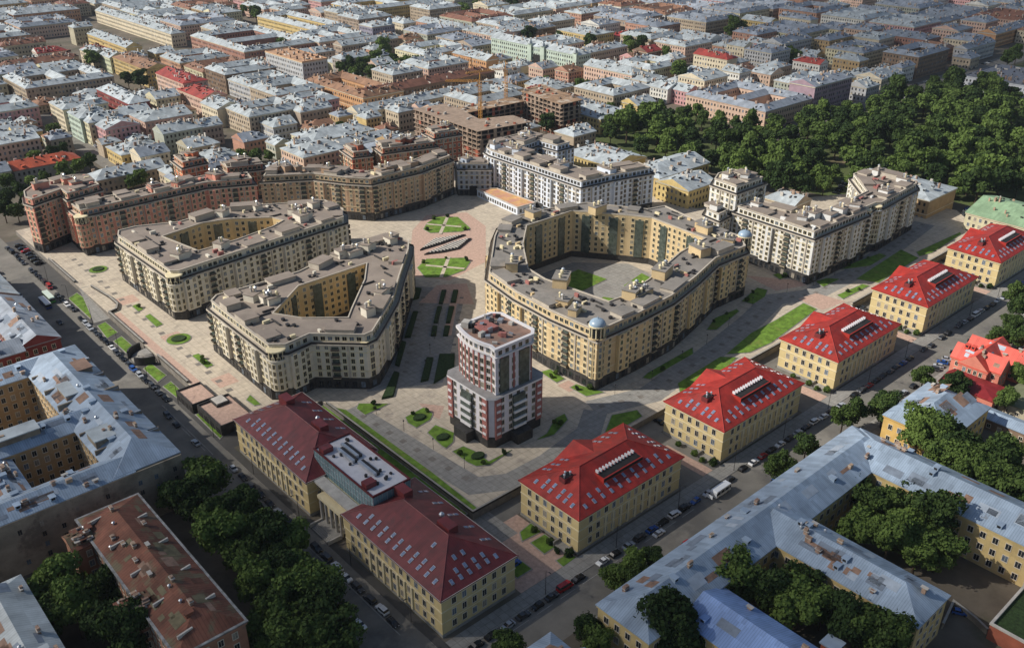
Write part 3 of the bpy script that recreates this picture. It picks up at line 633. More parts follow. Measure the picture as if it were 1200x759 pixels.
def cmesh(key, fn, mats, smooth=False):
    if key not in MESHC:
        b = MB(); fn(b); MESHC[key] = b.mesh(key.split('|')[0], mats, (0, 0, 0), smooth)
    return MESHC[key]
def hip(b, x0, x1, y0, y1, z, rise, th=0.3):
    d = min(x1 - x0, y1 - y0) / 2
    if x1 - x0 >= y1 - y0: r0 = (x0 + d, (y0 + y1) / 2, z + rise); r1 = (x1 - d, (y0 + y1) / 2, z + rise)
    else: r0 = ((x0 + x1) / 2, y0 + d, z + rise); r1 = ((x0 + x1) / 2, y1 - d, z + rise)
    A, B, C, D = (x0, y0, z), (x1, y0, z), (x1, y1, z), (x0, y1, z)
    def fx(p): return (p[0], p[2] * 2)
    def fy(p): return (p[1], p[2] * 2)
    if x1 - x0 >= y1 - y0:
        fs = [((A, B, r1, r0), fx), ((C, D, r0, r1), fx), ((B, C, r1), fy), ((D, A, r0), fy)]
    else:
        fs = [((D, A, r0, r1), fy), ((B, C, r1, r0), fy), ((A, B, r0), fx), ((C, D, r1), fx)]
    for f, g in fs:
        if len(f) == 4: b.quad(*f, 0, [g(p) for p in f])
        else: b.tri(*f, 0, [g(p) for p in f])
    for p, q in ((A, B), (B, C), (C, D), (D, A)): b.quad((p[0], p[1], z - th), (q[0], q[1], z - th), q, p, 0, [(0, 0)] * 4)
    b.quad((x0, y1, z - th), (x1, y1, z - th), (x1, y0, z - th), (x0, y0, z - th), 0, [(0, 0)] * 4)
def skylight_fn(b):
    b.box(-0.5, 0.5, -0.8, 0.8, -0.05, 0.16, 0); b.box(-0.4, 0.4, -0.7, 0.7, 0.16, 0.19, 1)
SKYM = None
def skylight(root, x, y, z, dirx, diry, slope):
    """pane lying in a slope that falls towards (dirx,diry)"""
    global SKYM
    if SKYM is None:
        b = MB(); skylight_fn(b); SKYM = b.mesh('skylight', [STEEL, SKY])
    o = link('skylight', SKYM, root, (x, y, z))
    o.rotation_mode = 'XYZ'; o.rotation_euler = (-math.atan(slope) * (-1), 0, math.atan2(diry, dirx) + math.pi / 2)
    return o
def red_house(x0, label):
    t = thing('red_roofed_house', label, 'house', (x0, 0, 0), 'red-roofed yellow houses in a row'); W, D, H = 26.7, 48.6, 13.5
    o = 0.7; fl = rect(o, D - o, o, W - o)
    link('plinth', cmesh('plinth|h', lambda b: b.prism(offset(fl, -0.12), 0, 1.0), STONE), t)
    link('wall', cmesh('wall|h', lambda b: b.walls(fl, 1.0, H - 0.3), YEL), t)
    for i_, (nm, z, h, e) in enumerate((('belt_course', 8.7, 0.35, 0.16), ('belt_course', 4.9, 0.2, 0.1), ('cornice', H - 1.0, 0.7, 0.35))):
        link(nm, cmesh(nm + '|h%d' % i_, lambda b: b.prism(offset(fl, -e), z, z + h, 0, [list(reversed(fl))]), TRIM), t)
    def rf(b):
        hip(b, 0, D, 0, W, H, 6.0)
        # rear pediment
        xc = D / 2; hw = 9.0; zz = 17.6; k = 6.0 / (W / 2); y2 = W - (zz - H) / k
        L_, R_, T_ = (xc - hw, W + 0.05, H), (xc + hw, W + 0.05, H), (xc, W + 0.05, zz); Bk = (xc, y2, zz)
        b.tri(R_, L_, T_, 1); b.tri(L_, Bk, T_, 0, [(0, 0)] * 3); b.tri(R_, T_, Bk, 0, [(0, 0)] * 3)
    rfo = link('roof', cmesh('roof|h', rf, [REDR, YEL]), t)
    def ridge(b):
        d = W / 2; A, B = (d, d, H + 6.02), (D - d, d, H + 6.02)
        b.tube(A, B, 0.16)
        for p, q in (((0, 0, H + .02), A), ((0, W, H + .02), A), ((D, 0, H + .02), B), ((D, W, H + .02), B)): b.tube(p, q, 0.14)
    link('ridge_cap', cmesh('ridge_cap|h', ridge, REDR), t)
    k = 6.0 / (W / 2)
    # skylights: left slope, front slope, rear slope, right slope
    for i, y in enumerate((5.4, 8.4, 11.2, 15.0, 17.9, 21.2)):
        for d in ((2.6,) if i in (0, 5) else (2.6, 4.6)): skylight(rfo, d, y, H + d * k, -1, 0, k); skylight(rfo, D - d, y, H + d * k, 1, 0, k)
    for i in range(11):
        x = 5.2 + i * 3.82
        for d in ((2.6,) if i in (0, 10) else (2.6, 4.7)): skylight(rfo, x, d, H + d * k, 0, -1, k)
        if i in (1, 2, 3, 7, 8, 9):
            for d in (2.6, 4.7): skylight(rfo, x, W - d, H + d * k, 0, 1, k)
    # long roof lantern on the front slope
    lan = link('roof_lantern', cmesh('roof_lantern|h', lambda b: (b.box(16, 34, 5.4, 9.6, 15.4, 17.7, 0), b.box(16.2, 33.8, 5.3, 5.42, 16.6, 17.5, 1), b.box(16.4, 33.6, 5.8, 8.6, 17.7, 17.75, 1)), [REDR, DARK]), t)  # dark front and top panels paint the shadowed recess below the fins
    for i in range(12): link('lantern_fin', cmesh('lantern_fin|h', lambda b: b.box(-0.22, 0.22, -0.6, 0.6, 0, 0.95), WROOF), lan, (16.9 + i * 1.46, 9.0, 17.7))
    rvo = link('roof_vent', cmesh('roof_vent|h', lambda b: (b.box(6.4, 10.4, 12.6, 15.2, 15.8, 18.2, 0), b.box(6.6, 10.2, 12.8, 15.0, 18.2, 18.3, 1), b.box(10.4, 12.8, 13.2, 14.6, 17.2, 17.9, 0)), [REDD, DARK]), t)
    for q in ((7.0, 13.4), (8.2, 14.3), (9.4, 13.3)): link('vent_pipe', cmesh('vent_pipe|h', lambda b: b.lathe(0, 0, [(0.25, 0), (0.25, 1.1), (0.42, 1.15), (0.1, 1.5)], 8), STEEL), rvo, (q[0], q[1], 18.3))
    # front pilasters and downpipes
    for i in range(8): link('pilaster', cmesh('pilaster|h', lambda b: b.box(-0.35, 0.35, -0.3, 0.0, 1.0, 8.7), TRIM), t, (12.4 + i * 3.4, o, 0))
    ws = []
    ws += edge_windows([(o, o), (D - o, o)], [2.0, 5.9, 9.9], 3.4, 1.35, 2.1, 3.4, closed=False)
    ws += edge_windows([(o, W - o), (o, o)], [2.0, 5.9, 9.9], 3.4, 1.35, 2.1, 2.2, closed=False)
    ws += edge_windows([(D - o, o), (D - o, W - o)], [2.0, 5.9, 9.9], 3.4, 1.35, 2.1, 2.2, closed=False)
    ws += edge_windows([(D - o, W - o), (o, W - o)], [2.0, 5.9, 9.9], 3.4, 1.35, 2.1, 3.4, closed=False)
    place_windows(t, [(x + x0, y, z, a, w, h) for x, y, z, a, w, h in ws], (GLASS, FRAME), 300)
    link('entrance_porch', cmesh('entrance_porch|h', lambda b: (b.box(-2.0, 0.6, 3.2, 8.2, 0, 0.9), b.box(-2.2, 0.6, 3.0, 3.4, 0, 1.9), b.box(-2.2, 0.6, 8.0, 8.4, 0, 1.9)), STONE), t)
    return t
for x0, lb in ((0, 'red-roofed yellow house nearest the camera in the row of five'), (69.7, 'red-roofed yellow house second from the camera in the row of five'),
               (141.4, 'red-roofed yellow house in the middle of the row of five'), (213.0, 'red-roofed yellow house fourth from the camera in the row of five'),
               (285.3, 'red-roofed yellow house farthest up the street, cut by the right edge')): red_house(x0, lb)
# ------------------------------------------------------------------ the long red-roofed building with a glass middle
GPAN = mat('glass_cladding', (120, 146, 150), rough=0.2, var=0.12, scale=0.3, spec=0.6)
LX0, LX1 = -50.46, -23.1
t = thing('long_red_roofed_building', 'long yellow building with two dark red roofs and a glass middle', 'building', (-36.8, 59, 0))
for wy0, wy1 in ((0.9, 49.3), (69.0, 117.9)):
    H = 13.5; o = 0.7; fl = rect(LX0 + o, LX1 - o, wy0 + o, wy1 - o)
    b = MB(); b.prism(offset(fl, -0.12), 0, 1.0); b.build('plinth', STONE, t)
    b = MB(); b.walls(fl, 1.0, H - 0.3); b.build('wall', YEL, t)
    for nm, z, h, e in (('belt_course', 8.7, 0.35, 0.16), ('belt_course', 4.9, 0.2, 0.1), ('cornice', H - 1.0, 0.7, 0.35)): b = MB(); b.prism(offset(fl, -e), z, z + h, 0, [list(reversed(fl))]); b.build(nm, TRIM, t)
    b = MB(); hip(b, LX0, LX1, wy0, wy1, H, 6.2); rf = b.build('roof', REDD, t)
    b = MB(); b.prism(rect(LX0, LX1, wy0, wy1), H - 0.06, H + 0.07, 0, [list(reversed(rect(LX0 + 0.35, LX1 - 0.35, wy0 + 0.35, wy1 - 0.35)))]); b.build('gutter', CONC, t)
    d = (LX1 - LX0) / 2; xc = LX0 + d; b = MB(); A, B = (xc, wy0 + d, H + 6.22), (xc, wy1 - d, H + 6.22); b.tube(A, B, 0.16)
    for p, q in (((LX0, wy0, H), A), ((LX1, wy0, H), A), ((LX0, wy1, H), B), ((LX1, wy1, H), B)): b.tube(p, q, 0.14)
    b.build('ridge_cap', REDD, t)
    k = 6.2 / d; O = t.location
    for i in range(11):
        y = wy0 + 6 + i * 3.65
        for dd in ((2.9,) if i in (0, 10) else (2.9, 4.9)):
            skylight(rf, LX0 + dd - O.x, y - O.y, H + dd * k, -1, 0, k)
            if i % 2: skylight(rf, LX1 - dd - O.x, y - O.y, H + dd * k, 1, 0, k)
    for i in range(6):
        x = LX0 + 6 + i * 3.1
        for dd in ((2.9,) if i in (0, 5) else (2.9, 4.9)):
            if wy0 < 10: skylight(rf, x - O.x, wy0 + dd - O.y, H + dd * k, 0, -1, k)
            else: skylight(rf, x - O.x, wy1 - dd - O.y, H + dd * k, 0, 1, k)
    if wy0 < 10:
        skylight(rf, LX0 + 9.5 - O.x, wy0 + 15 - O.y, H + 9.5 * k, -1, 0, k); skylight(rf, LX0 + 11 - O.x, wy0 + 8 - O.y, H + 8 * k, 0, -1, k); skylight(rf, LX0 + 14 - O.x, wy0 + 8 - O.y, H + 8 * k, 0, -1, k)
    for yy, s in ((wy0 + 15, 1), (wy1 - 12, 1)):
        b = MB(); b.box(xc + 1.2, xc + 4.4, yy, yy + 5.5, H + 3.4, H + 6.6, 0); b.box(xc + 4.4, xc + 4.45, yy + 0.4, yy + 5.1, H + 4.2, H + 6.2, 1); b.build('roof_vent', [REDD, DARK], t)
    b = MB(); b.lathe(xc + 5.5, wy0 + 24, [(0.8, H + 3.5), (0.8, H + 4.6), (0.2, H + 5.2)], 10); b.build('roof_cowl', STEEL, t)
    zs = [2.0, 5.9, 9.9]; ws = edge_windows(fl, zs, 3.4, 1.35, 2.1, 2.4)
    place_windows(t, ws, (GLASS, FRAME), 150)
    ym = (wy0 + wy1) / 2
    for i in range(7):
        b = MB(); y = ym - 10.2 + i * 3.4; b.box(LX0 + o - 0.4, LX0 + o, y - 0.4, y + 0.4, 1.0, 8.7); b.build('pilaster', TRIM, t)
# glass middle
g = rect(-43.0, -29.6, 42.5, 75.5)
b = MB(); b.walls(g, 12.5, 19.6); gh = b.build('glass_hall', GPAN, t)
b = MB(); b.poly(g, 19.55); b.build('flat_roof', WROOF, t)
b = MB(); b.prism(offset(g, -0.15), 19.5, 20.1, 0, [list(reversed(offset(g, 0.3)))]); b.build('parapet', mat('parapet_darkred', (96, 40, 42)), t)
for i in range(22):
    b = MB(); y = 42.5 + i * 1.57; b.box(-43.1, -43.0, y - 0.07, y + 0.07, 12.5, 19.5); b.build('mullion', STEEL, gh)
for i in range(9):
    b = MB(); x = -43 + i * 1.67; b.box(x - 0.07, x + 0.07, 42.4, 42.5, 13, 19.5); b.build('mullion', STEEL, gh)
for z in (14.8, 17.1):
    b = MB(); b.box(-43.08, -42.99, 42.5, 75.5, z, z + 0.12); b.build('transom', STEEL, gh)
for x, y, ln in ((-37.8, 65, 9), (-35.4, 66.5, 9), (-36.6, 55, 9)):
    b = MB(); b.box(x - 0.5, x + 0.5, y - ln / 2, y + ln / 2, 20.0, 20.9); b.build('air_duct', STEEL, t)
    b = MB(); b.box(x + 0.6, x + 1.7, y - ln / 2, y + ln / 2, 19.6, 20.6); b.build('duct_frame', IRON, t)
rr = random.Random(3)
for i in range(22):
    x, y = rr.uniform(-41.5, -31), rr.uniform(46, 73); b = MB(); b.obox(x, y, 19.6, 0.7, 0.7, rr.uniform(0.5, 1.0), rr.random()); b.build('roof_fan', IRON, t)
for y in (48, 72):
    b = MB(); b.box(-42.4, -38.8, y - 1.4, y + 1.4, 19.6, 21.4); b.build('roof_vent', REDD, t)
# recessed middle wall, canopy, porch and steps
b = MB(); b.box(-45.5, -24.4, 49.2, 69.1, 0, 12.6); b.build('middle_wall', TRIM, t)
b = MB(); b.box(-47.6, -44.0, 48.7, 69.6, 12.6, 13.4); b.build('canopy', CONC, t)
b = MB(); b.box(-48.6, -45.5, 53.0, 66.0, 9.0, 10.2); b.build('porch_beam', TRIM, t)
for i in range(5):
    b = MB(); b.lathe(-48.0, 53.8 + i * 2.85, [(0.5, 0.9), (0.42, 8.7), (0.6, 9.0)], 10); b.build('column', CONC, t)
for i in range(4):
    b = MB(); b.box(-45.62, -45.5, 54.2 + i * 2.85, 56.0 + i * 2.85, 1.2, 8.2); b.build('porch_window', GLASS, t)
for i in range(5):
    b = MB(); b.box(-52.6 + i * 0.5, -45.5, 54.5, 64.5, 0.0, 0.2 * (i + 1)); b.build('step', STONE, t)
for y in (54.1, 64.9):
    b = MB(); b.box(-53.0, -48.0, y - 0.25, y + 0.25, 0, 1.5); b.build('stair_wall', CONC, t)
# ------------------------------------------------------------------ the tower
LIL = mat('wall_tower_pale', (222, 216, 218), var=0.04); TTR = mat('trim_tower_white', (226, 222, 220), var=0.04); TBR = mat('wall_tower_brick', (164, 108, 100), var=0.12, scale=0.6)
TROOF = mat('roof_tower', (150, 120, 104), var=0.15, scale=0.3, patch=(120, 112, 106), patch_scale=0.1, patch_at=0.55)
GREEN = mat('glazed_bay', (84, 92, 84), rough=0.2, var=0.3, scale=0.6, spec=0.6)
t = thing('corner_tower', 'pale and brick-red apartment tower standing alone in the paved square', 'tower', (27, 69, PZ))
tx0, tx1, ty0, ty1 = 14.4, 39.8, 56.5, 81.5; c = 2.0
lo = [(tx0 + c, ty0), (tx1 - c, ty0), (tx1, ty0 + c), (tx1, ty1 - c), (tx1 - c, ty1), (tx0 + c, ty1), (tx0, ty1 - c), (tx0, ty0 + c)]
b = MB(); b.prism(lo, PZ, 6.8); b.build('granite_base', GRANITE, t)
b = MB(); b.walls(offset(lo, 0.15), 6.8, 22.2); b.build('lower_wall', LIL, t)
b = MB(); b.prism(offset(lo, -0.6), 22.2, 22.9, 0, (), 1); b.build('lower_cornice', [TTR, mat('ledge_grey', (150, 147, 144))], t)
for (x, y, a) in ((tx0, ty0 + 3.0, -math.pi / 2), (tx0, ty1 - 3.0, -math.pi / 2), (tx0 + 3.2, ty0, 0), (tx1 - 3.2, ty0, 0), (tx1, ty0 + 3, math.pi / 2), (tx1, ty1 - 3, math.pi / 2)):
    b = MB(); b.obox(x, y, 6.0, 2.6, 0.8, 16.3, a); b.build('brick_pier', TBR, t)
    for k in range(5):
        b = MB(); nx, ny = math.sin(a), -math.cos(a); b.obox(x + nx * 0.45, y + ny * 0.45, 7.6 + k * 3.0, 1.7, 0.3, 0.9, a); b.build('pier_panel', TTR, t)
up = [(18.0, 58.0), (33.6, 58.0), (35.6, 60.0), (35.6, 75.5), (33.6, 77.5), (24, 79.5), (18.5, 77.5), (17.0, 73), (16.4, 67.5), (17.0, 62)]
up = ccw([(17.6, 57.6), (34.0, 57.6), (36.2, 59.8), (36.2, 76), (33.8, 78.6), (19, 78.6)] + [(19 - 2.2 * math.sin(math.pi * i / 8), 78.6 - 21 * i / 8 ) for i in range(1, 8)])
b = MB(); b.walls(up, 22.9, 40.2); b.build('upper_wall', LIL, t)
b = MB(); b.prism(offset(up, -0.7), 37.2, 37.7, 0, [list(reversed(up))]); b.build('belt_course', TTR, t); b = MB(); b.prism(offset(up, -0.9), 40.2, 41.2, 0, [list(reversed(offset(up, 0.3)))]); b.build('upper_cornice', TTR, t)
b = MB(); b.poly(up, 40.7); b.build('roof', TROOF, t)
b = MB(); b.prism(offset(up, -0.25), 26.2, 26.6, 0, [list(reversed(up))]); b.build('belt_course', TTR, t)
for (x, y, a, w_) in ((21.4, 57.6, 0, 4.0), (30.5, 57.6, 0, 4.6), (36.2, 68, math.pi / 2, 4.4)):
    b = MB(); b.obox(x, y, 23.0, w_, 0.9, 13.5, a); b.build('glazed_bay', GREEN, t)
for (x, y, a) in ((27, ty0, 0), (tx0, 69, -math.pi / 2), (tx1, 69, math.pi / 2)):
    b = MB(); nx, ny = math.sin(a), -math.cos(a)
    b.obox(x + nx * 0.3, y + ny * 0.3, 7.4, 5.4, 1.0, 13.2, a); b.build('loggia_bay', GREEN, t)
    for k in range(4):
        b = MB(); b.obox(x + nx * 1.0, y + ny * 1.0, 7.6 + k * 3.1, 5.6, 0.7, 0.9, a); b.build('balcony', TTR, t)
    b = MB(); b.obox(x + nx * 1.6, y + ny * 1.6, PZ, 7.0, 4.4, 4.0, a); b.build('entrance_block', GRANITE, t)
for i_ in range(len(up)):
    a_ = Vector(up[i_]); q_ = Vector(up[(i_ + 1) % len(up)]); L_ = (q_ - a_).length; d_ = (q_ - a_) / L_
    for k_ in range(max(1, int(L_ / 5.2))):
        p_ = a_ + d_ * (L_ * (k_ + (0.02 if L_ < 5 else 0.5)) / max(1, int(L_ / 5.2))); b = MB(); b.obox(p_.x, p_.y, 23.0, 0.7, 0.5, 14.0, math.atan2(d_.y, d_.x)); b.build('brick_strip', TBR, t)
ws = edge_windows(offset(lo, 0.15), [7.6 + i * 3.05 for i in range(5)], 3.1, 1.3, 1.8, 1.6, minlen=4)
ws += edge_windows(up, [23.6 + i * 3.15 for i in range(4)] + [38.0], 3.0, 1.4, 1.8, 0.6, minlen=2.4)
place_windows(t, ws, (GLASS, FRAME), 300)
rr = random.Random(5)
for i in range(30):
    x, y = rr.uniform(20, 34), rr.uniform(60, 77); b = MB(); b.obox(x, y, 40.7, rr.uniform(.6, 2.4), rr.uniform(.6, 1.8), rr.uniform(.5, 1.8), rr.random()); b.build('roof_equipment', (DARK, CONC, TBR, IRON, STEEL)[i % 5], t)
b = MB(); b.box(22, 28, 68, 75, 40.7, 42.0); b.build('penthouse', TBR, t)
b = MB(); b.obox(21, 77, 40.7, 3.0, 2.6, 2.2, 0.5); b.build('roof_hut', CONC, t)
# ------------------------------------------------------------------ the modern apartment blocks on the podium
MROOF = mat('roof_membrane', (142, 130, 118), var=0.10, scale=0.12, patch=(134, 122, 112), patch_scale=0.07, patch_at=0.56)
MROOFG = mat('roof_membrane_grey', (134, 128, 120), var=0.10, scale=0.12, patch=(118, 114, 108), patch_scale=0.07, patch_at=0.56)
PARA = mat('parapet_coping', (184, 174, 158), var=0.08)
BALC = mat('balcony_rail', (88, 80, 72), rough=0.6, var=0.2)
DOME = mat('dome_blue', (146, 166, 182), rough=0.35, var=0.08, spec=0.5)
def pt_in(outer, inner, rnd, m=2.5):
    o2 = offset(outer, m); xs = [p[0] for p in outer]; ys = [p[1] for p in outer]
    i2 = None if not inner else offset(ccw(inner), -m)
    for _ in range(200):
        p = (rnd.uniform(min(xs), max(xs)), rnd.uniform(min(ys), max(ys)))
        if inside(p, o2) and not (i2 and inside(p, i2)): return p
    return center(outer)
def apartment(name, label, outer, inner, zr, wcol, wcolm, nst, sb=1.8, base=4.6, bays=True, roofmt=None, seed=1, npent=6, nsmall=40, cap=300, z0=PZ, baym=None, sp=3.1, domes=(), balc=60, pents=(), innerm=None):
    rnd = random.Random(seed); outer = ccw(outer); c = center(outer)
    t = thing(name, label, 'apartment building', (c[0], c[1], z0))
    zc = zr - 3.3; zb = z0 + base; roofmt = roofmt or MROOF
    inn = ccw(inner) if inner else None; ih = [list(reversed(inn))] if inn else []
    b = MB(); b.walls(offset(outer, -0.15), z0, zb); b.prism(offset(outer, -0.2), zb, zb + 0.25, 0, [list(reversed(outer))])
    if inn: b.walls(list(reversed(offset(inn, 0.15))), z0, z0 + 3.2)
    b.build('granite_base', GRANITE, t)
    b = MB(); b.walls(outer, zb, zc); b.build('wall', wcolm, t)
    if inn: b = MB(); b.walls(list(reversed(inn)), z0 + 3.2, zr); b.build('court_wall', innerm or wcolm, t)
    att = offset(outer, sb)
    b = MB(); b.prism(offset(outer, -0.55), zc - 0.5, zc + 0.15, 0, [list(reversed(att))]); b.build('cornice', PARA if wcol != 'white' else CONC, t)
    for zz in (zb + 3.2, zc - 3.3):
        b = MB(); b.prism(offset(outer, -0.18), zz, zz + 0.22, 0, [list(reversed(outer))]); b.build('belt_course', TRIM, t)
    b = MB(); b.walls(att, zc + 0.15, zr); b.build('attic_wall', wcolm, t)
    b = MB(); b.poly(att, zr, 0, ih); b.build('roof', roofmt, t)
    b = MB(); b.prism(offset(att, -0.25), zr - 0.1, zr + 0.55, 0, [list(reversed(offset(att, 0.35)))])
    if inn: i2 = offset(inn, -0.5); b.prism(i2, zr - 0.05, zr + 0.5, 0, [list(reversed(inn))])
    b.build('parapet', PARA, t)
    # dark terrace rail on the set-back
    b = MB(); b.prism(offset(outer, -0.3), zc + 0.15, zc + 1.0, 0, [list(reversed(offset(outer, -0.1)))]); b.build('terrace_rail', IRON, t)
    # windows, bays and balconies
    nf = nst; fh = (zc - zb) / nf; zs = [zb + 0.75 + i * fh for i in range(nf)]; ws = []; wbase = []; pil = MB()
    bm = baym or wcolm; bal = []
    n = len(outer)
    for i in range(n):
        a = Vector(outer[i]); q = Vector(outer[(i + 1) % n]); L = (q - a).length
        if L < 3.2: continue
        d = (q - a) / L; nrm = Vector((d.y, -d.x)); ang = math.atan2(d.y, d.x)
        k = max(1, int((L - 1.2) / sp)); st = (L - 1.2) / k
        for j in range(k):
            p = a + d * (0.6 + st * (j + 0.5)); ph = (j + i * 2) % 8
            isb = bays and ph in (2, 3) and L > 11 and j < k - 1
            if isb and ph == 2 and j + 1 < k and (j + 1 + i * 2) % 8 == 3:
                m = p + d * st / 2
                b = MB(); b.obox(m.x + nrm.x * 0.2, m.y + nrm.y * 0.2, zb, st * 2 - 0.5, 2.6, zc - zb - 0.55, ang); b.build('bay', bm, t)
            off = 1.5 if (isb or (bays and ph == 3 and j > 0 and L > 11)) else 0.0
            if ph == 6 and L > 11: b = MB(); b.obox(p.x, p.y, zb + 0.2, 2.7, 0.5, zc - zb - 1.2, ang); b.build('loggia', GREEN, t)
            for zi, z in enumerate(zs):
                if ph == 6 and L > 11: bal.append((p.x, p.y, z, ang))
                w_, h_ = (1.35, min(1.95, fh - 1.0)) if ph != 6 else (1.9, min(2.3, fh - 0.6))
                if not (ph == 6 and L > 11): ws.append((p.x + nrm.x * off, p.y + nrm.y * off, z - (0.45 if ph == 6 else 0), ang, w_, round(h_, 2)))
            wbase.append((p.x + nrm.x * 0.2, p.y + nrm.y * 0.2, z0 + 0.7, ang, 1.7, 2.6))
            if j and (j % 2 == 0): pil.obox(p.x - d.x * st / 2 + nrm.x * 0.12, p.y - d.y * st / 2 + nrm.y * 0.12, zb + 0.3, 0.55, 0.5, zc - zb - 0.9, ang)
    ws += edge_windows(att, [zc + 0.75], 2.6, 1.7, 1.7, 0.8)
    if inn:
        zi = [z0 + 4.2 + i * (zr - z0 - 4.2) / (nf + 1) for i in range(nf + 1)]
        il = list(reversed(inn)); wi = edge_windows(il, zi, sp, 1.35, 1.7, 0.8); ws += wi
        for i in range(len(il)):
            a = Vector(il[i]); q = Vector(il[(i + 1) % len(il)]); L = (q - a).length
            if L < 10: continue
            d = (q - a) / L; ang = math.atan2(d.y, d.x)
            for k in range(max(1, int(L / 12))):
                p = a + d * (L * (k + 0.5) / max(1, int(L / 12)))
                b = MB(); b.obox(p.x, p.y, z0 + 3.2, 4.2, 1.0, zr - z0 - 5.0, ang); b.build('glazed_bay', GREEN, t)
    place_windows(t, ws, (GLASS, TRIM if wcol != 'white' else CONC), max(30, cap - 60)); place_windows(t, wbase, (GLASS, GRANITE), 60)
    pil.build('pilaster', PARA if wcol != 'white' else CONC, t, kind='stuff')
    bal.sort(key=lambda q: -(((CAMP.x - q[0]) * math.sin(q[3]) - (CAMP.y - q[1]) * math.cos(q[3])) > 0) * 1e6 + (Vector(q[:3]) - CAMP).length)
    bm_ = cmesh('balcony|x', lambda m: (m.box(-1.5, 1.5, -1.1, 0, -0.6, -0.42, 0), m.box(-1.5, 1.5, -1.1, -1.02, -0.42, 0.5, 1), m.box(-1.5, -1.42, -1.02, 0, -0.42, 0.5, 1), m.box(1.42, 1.5, -1.02, 0, -0.42, 0.5, 1)), [TRIM, BALC])
    o = t.location
    for x, y, z, a in bal[:balc]: link('balcony', bm_, t, (x - o.x, y - o.y, z - o.z), a)
    # raised roof blocks along the edges
    for i in range(len(att)):
        a = Vector(att[i]); q = Vector(att[(i + 1) % len(att)]); L = (q - a).length
        if L < 12: continue
        d = (q - a) / L; nin = Vector((-d.y, d.x)); ang = math.atan2(d.y, d.x); m = max(1, int(L / 15))
        for k in range(m):
            if rnd.random() < 0.12: continue
            l_ = L / m * rnd.uniform(0.35, 0.6); p = a + d * (L * (k + rnd.uniform(0.35, 0.65)) / m) + nin * 3.4; h = rnd.uniform(0.7, 2.8)
            b = MB(); b.obox(p.x, p.y, zr, l_, 6.0, h, ang, 0); rs_ = b.build('roof_step', PARA, t); b = MB(); b.obox(p.x, p.y, zr + h, l_ + 0.5, 6.5, 0.25, ang); b.build('step_roof', roofmt, rs_)
    for (x, y, l_, w_, a) in pents:
        b = MB(); b.obox(x, y, zr, l_, w_, 4.0, a); pe = b.build('penthouse', wcolm, t); b = MB(); b.obox(x, y, zr + 4.0, l_ + 0.6, w_ + 0.6, 0.35, a); b.build('penthouse_roof', roofmt, pe)
        for s_ in (-.3, .1, .35): b = MB(); b.lathe(x + s_ * l_ * math.cos(a), y + s_ * l_ * math.sin(a), [(0.6, zr + 4.3), (0.6, zr + 5.6), (0.9, zr + 5.8), (0.2, zr + 6.4)], 8); b.build('roof_cowl', (TRIM, STEEL, CONC)[int(s_ * 3) % 3], pe)
    # roof clutter
    for k in range(npent):
        p = pt_in(att, inn, rnd, 4.2); L_, W_ = rnd.uniform(4, 8), rnd.uniform(3.5, 5.5); a = rnd.choice((0, math.pi / 2, 0.4)); h = rnd.uniform(2.4, 3.6)
        b = MB(); b.obox(*p, zr, L_, W_, h, a); pe = b.build('penthouse', wcolm, t)
        b = MB(); b.obox(*p, zr + h, L_ + 0.5, W_ + 0.5, 0.3, a); b.build('penthouse_roof', roofmt, pe)
        for j in range(3):
            b = MB(); b.lathe(p[0] + rnd.uniform(-L_ / 3, L_ / 3) * math.cos(a), p[1] + rnd.uniform(-W_ / 3, W_ / 3), [(0.45, zr + h), (0.45, zr + h + rnd.uniform(1, 2)), (0.7, zr + h + 2.1), (0.2, zr + h + 2.6)], 8); b.build('roof_cowl', (TRIM, STEEL, CONC)[j], pe)
    for k in range(int(nsmall * 1.5)):
        p = pt_in(att, inn, rnd, 1.6); b = MB(); r = rnd.random(); a = rnd.choice((0, math.pi / 2))
        if r < 0.5: b.obox(*p, zr, rnd.uniform(.8, 1.6), rnd.uniform(.8, 1.4), rnd.uniform(0.4, 0.8), a); b.obox(p[0], p[1], zr + 0.8, 1.7, 1.3, 0.12, a); b.build('roof_hatch', IRON, t)
        elif r < 0.8: b.obox(*p, zr, rnd.uniform(1, 3.5), rnd.uniform(.8, 1.2), rnd.uniform(0.8, 1.6), a); b.build('vent_shaft', (TRIM, TBR, wcolm)[k % 3], t)
        else: b.obox(*p, zr, rnd.uniform(4, 7), 0.5, 0.7, a); b.build('expansion_shadow_strip', GRANITE, t)  # last kind: dark strip painting a shadow gap at an expansion joint
    for (x, y, r, z1, h, dome) in domes:
        b = MB(); b.lathe(x, y, [(r, zb), (r, z1), (r + 0.5, z1 + 0.1), (r + 0.5, z1 + 0.6)], 20); tu = b.build('turret', wcolm, t)
        b = MB(); b.lathe(x, y, [(r - 0.35, z1 + 0.6), (r - 0.35, z1 + h)], 20); b.build('turret_lantern', GLASS, tu)
        for i in range(10):
            q = 2 * math.pi * i / 10; b = MB(); b.lathe(x + (r - 0.3) * math.cos(q), y + (r - 0.3) * math.sin(q), [(0.28, z1 + 0.6), (0.28, z1 + h)], 6); b.build('turret_column', TRIM, tu)
        b = MB(); b.lathe(x, y, [(r + 0.3, z1 + h), (r + 0.3, z1 + h + 0.5), (r, z1 + h + 0.6)], 20); b.build('turret_cornice', TRIM, tu)
